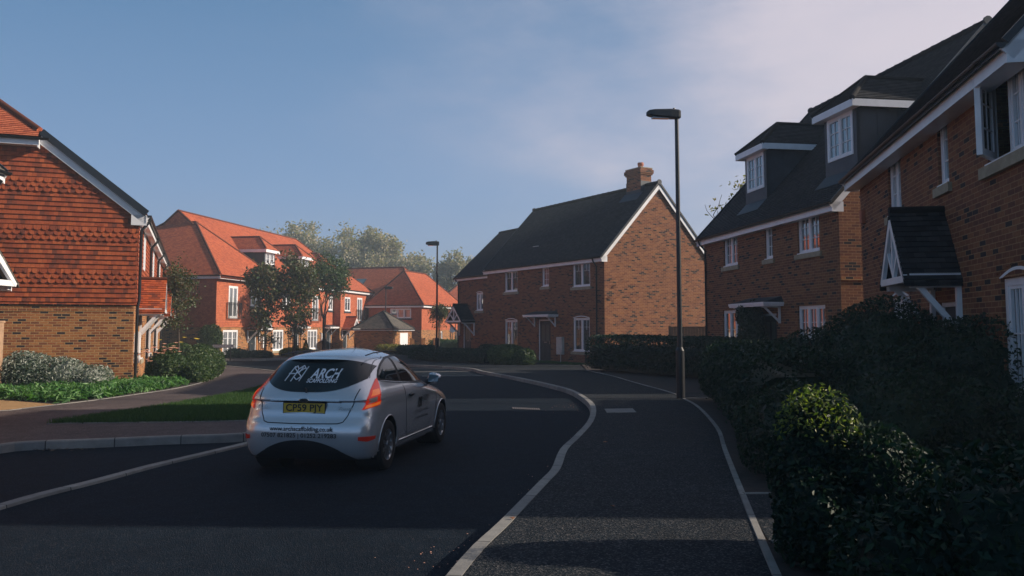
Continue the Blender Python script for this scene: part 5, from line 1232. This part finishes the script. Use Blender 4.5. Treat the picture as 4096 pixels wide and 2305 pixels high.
# patches that follow the skin
def patch(name, fn, mat, parent=car, ni=10, nj=16, off=.004, flip=False):
    G = []
    for i in range(ni + 1): G.append([Vector(fn(i / ni, j / nj)) for j in range(nj + 1)])
    m = MB()
    # offset along local normal, pointing away from the car centre
    cen = Vector((0, 1.9, .8)); O = []
    for i in range(ni + 1):
        r = []
        for j in range(nj + 1):
            du = G[min(i + 1, ni)][j] - G[max(i - 1, 0)][j]; dv = G[i][min(j + 1, nj)] - G[i][max(j - 1, 0)]; nn = du.cross(dv)
            nn = nn.normalized() if nn.length > 1e-9 else Vector((0, -1, 0))
            if nn.dot(G[i][j] - cen) < 0: nn = -nn
            r.append(G[i][j] + nn * off)
        O.append(r)
    e = (O[1][0] - O[0][0]).cross(O[0][1] - O[0][0]); k = ni // 2; l = nj // 2
    e = (O[k + 1][l] - O[k][l]).cross(O[k][l + 1] - O[k][l]); m.grid(O, flip=e.dot(O[k][l] - cen) > 0)
    return m.build(name, mat, parent)
def lerp(a, b, t): return a + (b - a) * t
# rear window: dark glass with a curved lower edge
def rw(u, v):
    s = lerp(-1, 1, v); x = s * .648
    zb = .985 + .15 * abs(s) ** 3.0; zt = 1.362 - .09 * abs(s) ** 4; return (x, yrear(x, lerp(zb, zt, u)), lerp(zb, zt, u))
gl = patch('rear_window', rw, 'car_glass', ni=14, nj=28, off=.005)
def yfront(x, z):
    yR, yF, W, L, Lf, n = outline(z); q = min(abs(x) / W, .9999); return yF - Lf * (1 - (1 - q ** n) ** (1 / n))
patch('windscreen', lambda u, v: (lambda x, z: (x, yfront(x, z), z))(lerp(-1, 1, v) * lerp(.66, .50, u), lerp(.985, 1.385 - .03 * abs(lerp(-1, 1, v)) ** 3, u)), 'car_glass', ni=12, nj=24)
for s in (-1, 1): patch('headlight', lambda u, v, s=s: (lambda p: (s * p.x, p.y, p.z))(bodypt(lerp(.72, .86, v), lerp(.66, .80 - .05 * v, u))), 'lamp_clear', car, 8, 12)
patch('grille', lambda u, v: (lambda x, z: (x, yfront(x, z), z))(lerp(-.45, .45, v), lerp(.28, .48, u)), 'dark_trim', car, 6, 16)
# tail lamps: wrapped round the corner, tall triangle
def tl(s, a0=0, a1=1, b0=0, b1=1):
    def f(u, v):
        u = lerp(a0, a1, u); v = lerp(b0, b1, v); z = lerp(.775, 1.13, u)
        i0 = lerp(.165, .262, u ** 1.0); i1 = .285 + .02 * math.sin(u * math.pi) - .018 * u; zz = z + lerp(.0, .05, v) * (1 - u)
        p = bodypt(lerp(i0, i1, v), zz); return (s * p.x, p.y, p.z)
    return f
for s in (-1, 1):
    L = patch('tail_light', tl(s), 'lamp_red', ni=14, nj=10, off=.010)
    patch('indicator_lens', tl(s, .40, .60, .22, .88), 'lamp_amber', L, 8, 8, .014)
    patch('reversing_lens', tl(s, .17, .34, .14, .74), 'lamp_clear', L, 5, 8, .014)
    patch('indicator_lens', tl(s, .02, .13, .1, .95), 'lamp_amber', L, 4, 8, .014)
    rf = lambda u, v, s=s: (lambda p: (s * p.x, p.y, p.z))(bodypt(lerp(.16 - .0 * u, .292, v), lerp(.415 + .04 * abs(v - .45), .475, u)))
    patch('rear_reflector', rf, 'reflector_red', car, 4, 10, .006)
# side glass (front quarter to door)
ZT_ = [(.62, 1.12), (.74, 1.22), (.95, 1.31), (1.3, 1.372), (1.7, 1.385), (2.05, 1.345), (2.4, 1.21), (2.7, 1.075), (2.97, .965)]
def sg(s, y0, y1, ins, lean=0.):
    def f(u, v):
        y = lerp(y0, y1, v); zb = lerp(1.105, .948, (y - .62) / 2.35) - .02 * math.sin((y - .62) / 2.35 * math.pi) + ins; a = pl_(ZT_, y) - ins
        zz = lerp(zb, max(a, zb + .004), u); y += lean * u * (1 - 0 * v); return (xside(y, zz, s), y, zz)
    return f
for s in (-1, 1):
    patch('window_surround', sg(s, .62, 2.97, 0), 'dark_trim', car, 10, 40, .003)
    patch('quarter_window', sg(s, .70, 1.34, .022), 'car_glass', car, 8, 14, .008)
    patch('door_window', sg(s, 1.43, 2.86, .022), 'car_glass', car, 8, 24, .008)
    # chrome-like waist line
    m = MB(); m.tube([Vector((xside(y, z, s) + s * .006, y, z)) for y, z in [(.66, 1.10), (.9, 1.078), (1.2, 1.05), (1.6, 1.02), (2.1, .985), (2.7, .96), (2.95, .945)]], .007, 5); m.build('waist_trim', 'chrome', car)
    # mirror
    c = Vector((s * .895, 2.60, 1.025)); v, f = blob_core(c, (.10, .075, .075), 1., 8); mm = MB(); i0 = 0; mm.v = v; mm.f = [list(t_)[::1] for t_ in f]; mm.uv = [(0, 0)] * (3 * len(f)); mm.mi = [0] * len(f); mm.sm = [True] * len(f)
    mi = mm.build('wing_mirror', 'car_paint', car); g_ = MB(); g_.face([(c.x - s * .075, c.y - .072, c.z - .055), (c.x + s * .075, c.y - .072, c.z - .05), (c.x + s * .085, c.y - .072, c.z + .04), (c.x - s * .06, c.y - .072, c.z + .055)][::s]); g_.build('mirror_glass', 'glass_sky', mi)
    g_ = MB(); g_.tube([(s * .77, 2.66, .965), (s * .87, 2.62, 1.0)], [.045, .035], 8); g_.build('mirror_stalk', 'dark_trim', mi)
    hn = MB(); hn.tube([(xside(y, .86, s) + s * .022, y, .86 + .01 * (y - 1.5)) for y in (1.53, 1.56, 1.68, 1.71)], [.012, .022, .022, .012], 8); hn.build('door_handle', 'dark_trim', car)
    sk = MB(); sk.tube([Vector((xside(y, .30, s) + s * .003, y, .30)) for y in [1.18, 1.6, 2.1, 2.5, 2.75]], .011, 5); sk.build('sill_trim', 'chrome', car)
    def wheel(y):
        w = empty('wheel', (s * .742, y, .305)); w.parent = car
        ty = MB(); prof = [(-.09, .19), (-.095, .27), (-.085, .295), (-.05, .304), (.05, .304), (.085, .295), (.095, .27), (.09, .19)]
        ty.grid([[Vector((x, r * math.cos(t_), r * math.sin(t_))) for t_ in [2 * math.pi * k / 40 for k in range(40)]] for x, r in prof], closed=True, flip=True); ty.build('tyre', 'tyre', w)
        rm = MB(); xo = .072 * s
        rm.grid([[Vector((x, r * math.cos(t_), r * math.sin(t_))) for t_ in [2 * math.pi * k / 40 for k in range(40)]] for x, r in [(xo + .016 * s, .195), (xo + .018 * s, .185), (xo - .02 * s, .175), (xo - .06 * s, .17)]], closed=True, flip=s > 0)
        for k in range(9):
            a = 2 * math.pi * k / 9; rm.beam((xo + .006 * s, .04 * math.cos(a), .04 * math.sin(a)), (xo + .008 * s, .182 * math.cos(a), .182 * math.sin(a)), .034, .016, (s, 0, 0))
        rm.tube([(xo - .02 * s, 0, 0), (xo + .02 * s, 0, 0)], .045, 16); rm.build('rim', 'alloy', w)
        hb = MB(); hb.tube([(xo - .07 * s, 0, 0), (xo - .03 * s, 0, 0)], .17, 24); hb.build('brake_disc', 'dark_trim', w)
    wheel(.74); wheel(3.23)
# tailgate seams, recess, plate, emblem
def seam(name, pts, r=.005, mat='dark_trim', par=car, off=.001): m = MB(); m.tube(pts, r, 5); return m.build(name, mat, par)
def rp(x, z, off=.0): return Vector((x, yrear(x, z) - off, z))
T_ = [(-.625, 1.02), (-.60, .88), (-.545, .72), (-.50, .645), (-.44, .628), (0, .622), (.44, .628), (.50, .645), (.545, .72), (.60, .88), (.625, 1.02)]
def dens(L, n=6): return [(lerp(a[0], b[0], k / n), lerp(a[1], b[1], k / n)) for a, b in zip(L, L[1:]) for k in range(n)] + [L[-1]]
seam('tailgate_seam', [rp(x, z) for x, z in dens(T_)], .006)
seam('tailgate_trim', [rp(x, z) for x, z in dens([(-.44, .885), (0, .89), (.44, .885)])], .010, 'chrome')
patch('plate_recess', lambda u, v: rp(lerp(-1, 1, v) * lerp(.35, .43, u), lerp(.735, .872, u)), 'car_paint', car, 6, 12, -.0) if False else None
patch('tailgate_shadow_paint', lambda u, v: rp(lerp(-.45, .45, v), lerp(.862, .878, u)), 'dark_trim', car, 3, 14, .004)  # dark strip painting in the shadow under the tailgate ledge
pt = lambda x, z, o=.02: Vector((x, yrear(0, .80) - .012 - o * .0 - o, z))
pm = MB(); y0 = yrear(0, .80) - .006; pm.box(-.262, .262, y0 - .014, y0 + .05, .742, .858); plt = pm.build('number_plate', 'plate_yellow', car)
fm = MB(); 
for a in ((-.268, .268, .736, .742), (-.268, .268, .858, .864), (-.268, -.262, .742, .858), (.262, .268, .742, .858)): fm.box(a[0], a[1], y0 - .016, y0 + .05, a[2], a[3])
fm.build('plate_frame', 'dark_trim', plt)
lettering('lettering', 'CP59 PJY', .115, lambda x, y: (x, y0 - .018, .80 + y), 'ink', plt, width=.47, bold=.002)
em = MB(); em.grid([[Vector((math.cos(t_) * r * .066, yrear(0, .89) - d, .892 + math.sin(t_) * r * .027)) for t_ in [2 * math.pi * k / 28 for k in range(28)]] for r, d in ((1., .004), (1., .014), (.86, .018))], closed=True, flip=False); eo = em.build('emblem', 'chrome', car)
em = MB(); em.face([(math.cos(t_) * .058, yrear(0, .89) - .019, .892 + math.sin(t_) * .021) for t_ in [2 * math.pi * k / 28 for k in range(28)]]); em.build('emblem_centre', 'dark_trim', eo)
on = lambda cx, cz, o=.006: (lambda x, y: rp(cx + x, cz + y, o))
lettering('badge', 'Fiesta', .06, on(.50, .80, .016), 'alloy', car, width=.17, shear=.35); lettering('badge', 'Zetec', .034, on(-.51, .80, .016), 'alloy', car, width=.10, shear=.2)
lettering('lettering', 'ARCH', .155, on(.17, 1.195, .009), 'sticker_white', gl, width=.37, shear=.25, bold=.004); lettering('lettering', 'SCAFFOLDING', .062, on(.15, 1.115, .009), 'sticker_white', gl, width=.38, shear=.2, bold=.0015)
lg = MB()
def ls(p, q, c=(-.20, 1.11), w=.0085, k=1., f=None, m=None):
    f = f or (lambda x, z: rp(x, z, .010)); mm = m or lg
    a, b = (c[0] + p[0] * k, c[1] + p[1] * k), (c[0] + q[0] * k, c[1] + q[1] * k); P = [f(lerp(a[0], b[0], t_ / 4), lerp(a[1], b[1], t_ / 4)) for t_ in range(5)]; mm.tube(P, w, 4)
LOGO = [((-.13, 0), (-.06, .17)), ((-.05, -.005), (-.02, .07)), ((.06, 0), (.12, .17)), ((.02, .09), (.05, .16)), ((-.11, .085), (-.02, .085)), ((-.06, .15), (-.03, .175)), ((-.03, .175), (.0, .14)), ((.0, .14), (.06, .18)), ((.06, .18), (.1, .14)), ((-.06, .15), (.075, .05)), ((.0, .14), (-.02, .07)), ((-.03, .05), (.02, .015)), ((.02, .015), (.07, .05)), ((-.02, .08), (.08, .15))]
for p, q in LOGO: ls(p, q)
lg.build('logo', 'sticker_white', gl)
lettering('lettering', 'www.archscaffolding.co.uk', .075, on(-.0, .562, .014), 'ink', bd, width=.80, bold=.0012); lettering('lettering', '07507 821825 | 01252 219283', .07, on(-.03, .485, .014), 'ink', bd, width=.95, bold=.0012)
# lower bumper insert, dark arch
patch('bumper_insert', lambda u, v: rp(lerp(-1, 1, v) * lerp(.66, .50, u), lerp(.205, lerp(.30, .435, 1 - abs(lerp(-1, 1, v)) ** 2.2), u)), 'dark_trim', car, 8, 24, .008)
# door lettering (right side)
sd = lambda cy, cz, k=1: (lambda x, y: Vector((xside(cy + x, cz + y) + .013, cy + x, cz + y)))
lettering('lettering', 'ARCH', .12, sd(2.32, .76), 'ink', car, width=.30, shear=.2, bold=.002); lettering('lettering', 'SCAFFOLDING', .045, sd(2.32, .69), 'ink', car, width=.30)
lettering('lettering', '07507 821825 01252 219283', .05, sd(2.12, .60), 'ink', car, width=.66); lettering('lettering', 'www.archscaffolding.co.uk', .05, sd(2.12, .52), 'ink', car, width=.58)
l2 = MB()
for p, q in LOGO: ls(p, q, (2.03, .66), .007, .75, lambda y, z: Vector((xside(y, z) + .010, y, z)), l2)
l2.build('logo', 'ink', car)
for s in (-1, 1):
    seam('door_seam', [Vector((xside(y, z, s), y, z)) for y, z in dens([(1.42, 1.0), (1.42, .7), (1.46, .45), (1.52, .33), (2.6, .32), (2.85, .45), (2.92, .94)])], .005)
    seam('roof_seam', [Vector((s * lerp(.565, .53, (y - .6) / 1.5), y, z + .004)) for y, z in [(.62, 1.408), (.9, 1.432), (1.3, 1.438), (1.7, 1.438), (2.0, 1.405)]], .008)
    seam('hatch_seam', [rp(s * x, z) for x, z in dens([(.575, 1.385), (.625, 1.25), (.66, 1.14)])], .005)
m = MB(); m.tube([(.0, 1.75, 1.47), (.0, 1.62, 1.70)], [.006, .003], 5); m.build('aerial', 'iron', car)
sp = patch('spoiler', lambda u, v: (lerp(-.47, .47, v), yrear(lerp(-.47, .47, v), 1.362) - .05 * (1 - abs(lerp(-1, 1, v)) ** 4) + .26 * u, 1.370 - .03 * abs(lerp(-1, 1, v)) ** 4 + .052 * u ** .8 - .02 * u * abs(lerp(-1, 1, v)) ** 4), 'car_paint', car, 4, 20, .0)
m = MB(); m.tube([rp(x, z, .02) for x, z in [(.01, .985), (.0, 1.02), (-.02, 1.03)]], .012, 6); m.build('rear_wiper', 'dark_trim', car)
# ------------------------------------------------------------------ haze, sky, sun, camera
b = MB(); b.box(-400, 400, -40, 400, -1.2, 24); hz = b.build('haze', 'white_paint'); hz['kind'] = 'stuff'
t = NT('haze'); v = t.n('ShaderNodeVolumePrincipled', Density=HAZE); v.inputs['Color'].default_value = (.78, .92, 1, 1); v.inputs['Anisotropy'].default_value = .25
t.t.links.new(v.outputs[0], t.out.inputs['Volume']); hz.data.materials.clear(); hz.data.materials.append(t.m)
hz.visible_shadow = True
w = bpy.data.worlds.new('World'); SC.world = w; w.use_nodes = True; nt = w.node_tree; nt.nodes.clear()
class WT(NT):
    def __init__(s): s.t = nt; s.out = s.n('ShaderNodeOutputWorld')
k = WT()
SUN_EL, SUN_AZ = R(25), R(1.5)      # azimuth measured from +X towards +Y
sky = k.n('ShaderNodeTexSky', _sky_type='NISHITA', _sun_disc=False, _sun_elevation=SUN_EL, _sun_rotation=math.pi / 2 - SUN_AZ, _air_density=1.0, _dust_density=2.0, _ozone_density=2.0)
bg = k.n('ShaderNodeBackground', Color=sky.outputs[0], Strength=SKY)
# morning mist: pale veil low down and towards the sun, thin streaks of cloud
tc = k.n('ShaderNodeTexCoord').outputs['Generated']; sx = k.n('ShaderNodeSeparateXYZ', Vector=tc)
n1 = k.noise(1.6, 6, .55, k.n('ShaderNodeMapping', Vector=tc, Scale=(1, 1, 2.2)).outputs[0])
mz = k.ramp(sx.outputs[2], [(0, (.27, .36, .54)), (.16, (.175, .305, .53)), (.38, (.080, .20, .385)), (.60, (.055, .13, .23)), (1, (.03, .085, .15))])
dirn = k.n('ShaderNodeVectorMath', _operation='DOT_PRODUCT'); k.put(dirn.inputs[0], tc); dirn.inputs[1].default_value = Vector((.80, .45, .40)).normalized()
gv = k.math('ADD', dirn.outputs['Value'], k.math('MULTIPLY', k.math('ADD', k.math('SUBTRACT', n1, .5), k.math('MULTIPLY', k.math('SUBTRACT', k.noise(5.5, 5, .6, k.n('ShaderNodeMapping', Vector=tc, Scale=(1, 1, 2.5), Rotation=(0, .5, 0)).outputs[0]), .5), .45)), .62))
gl_ = k.ramp(gv, [(.42, (0, 0, 0)), (.60, (.10, .10, .10)), (.735, (.48, .48, .48)), (.85, (.92, .92, .92)), (1, (1, 1, 1))], 'B_SPLINE')
veil = k.mix(k.n('ShaderNodeSeparateColor', Color=gl_).outputs[0], mz, (.66, .59, .655))
bg2 = k.n('ShaderNodeBackground', Color=veil, Strength=1.0)
mx = k.n('ShaderNodeMixShader'); mx.inputs[0].default_value = .85; nt.links.new(bg.outputs[0], mx.inputs[1]); nt.links.new(bg2.outputs[0], mx.inputs[2]); nt.links.new(mx.outputs[0], k.out.inputs[0])
ld = bpy.data.lights.new('sun', 'SUN'); ld.energy = SUNE; ld.angle = R(.6); ld.color = (1, .86, .70); so = bpy.data.objects.new('sun', ld); COL.objects.link(so)
sd_ = Vector((math.cos(SUN_EL) * math.cos(SUN_AZ), math.cos(SUN_EL) * math.sin(SUN_AZ), math.sin(SUN_EL))); so.rotation_euler = sd_.to_track_quat('Z', 'Y').to_euler(); so.location = (30, 20, 30)
cd = bpy.data.cameras.new('camera'); cam = bpy.data.objects.new('camera', cd); COL.objects.link(cam); SC.camera = cam
cd.sensor_width = 36; cd.lens = 36 * 2100 / 2576; cd.shift_y = -60 / 2576; cd.clip_end = 1500; cam.location = (0, 0, 1.75); cam.rotation_euler = (R(90 + 4.4), 0, 0)
SC.view_settings.view_transform = 'Standard'; SC.view_settings.look = 'None'; SC.view_settings.exposure = .3; SC.view_settings.gamma = 1
SC.cycles.volume_bounces = 0; SC.cycles.max_bounces = 6; SC.cycles.transparent_max_bounces = 8
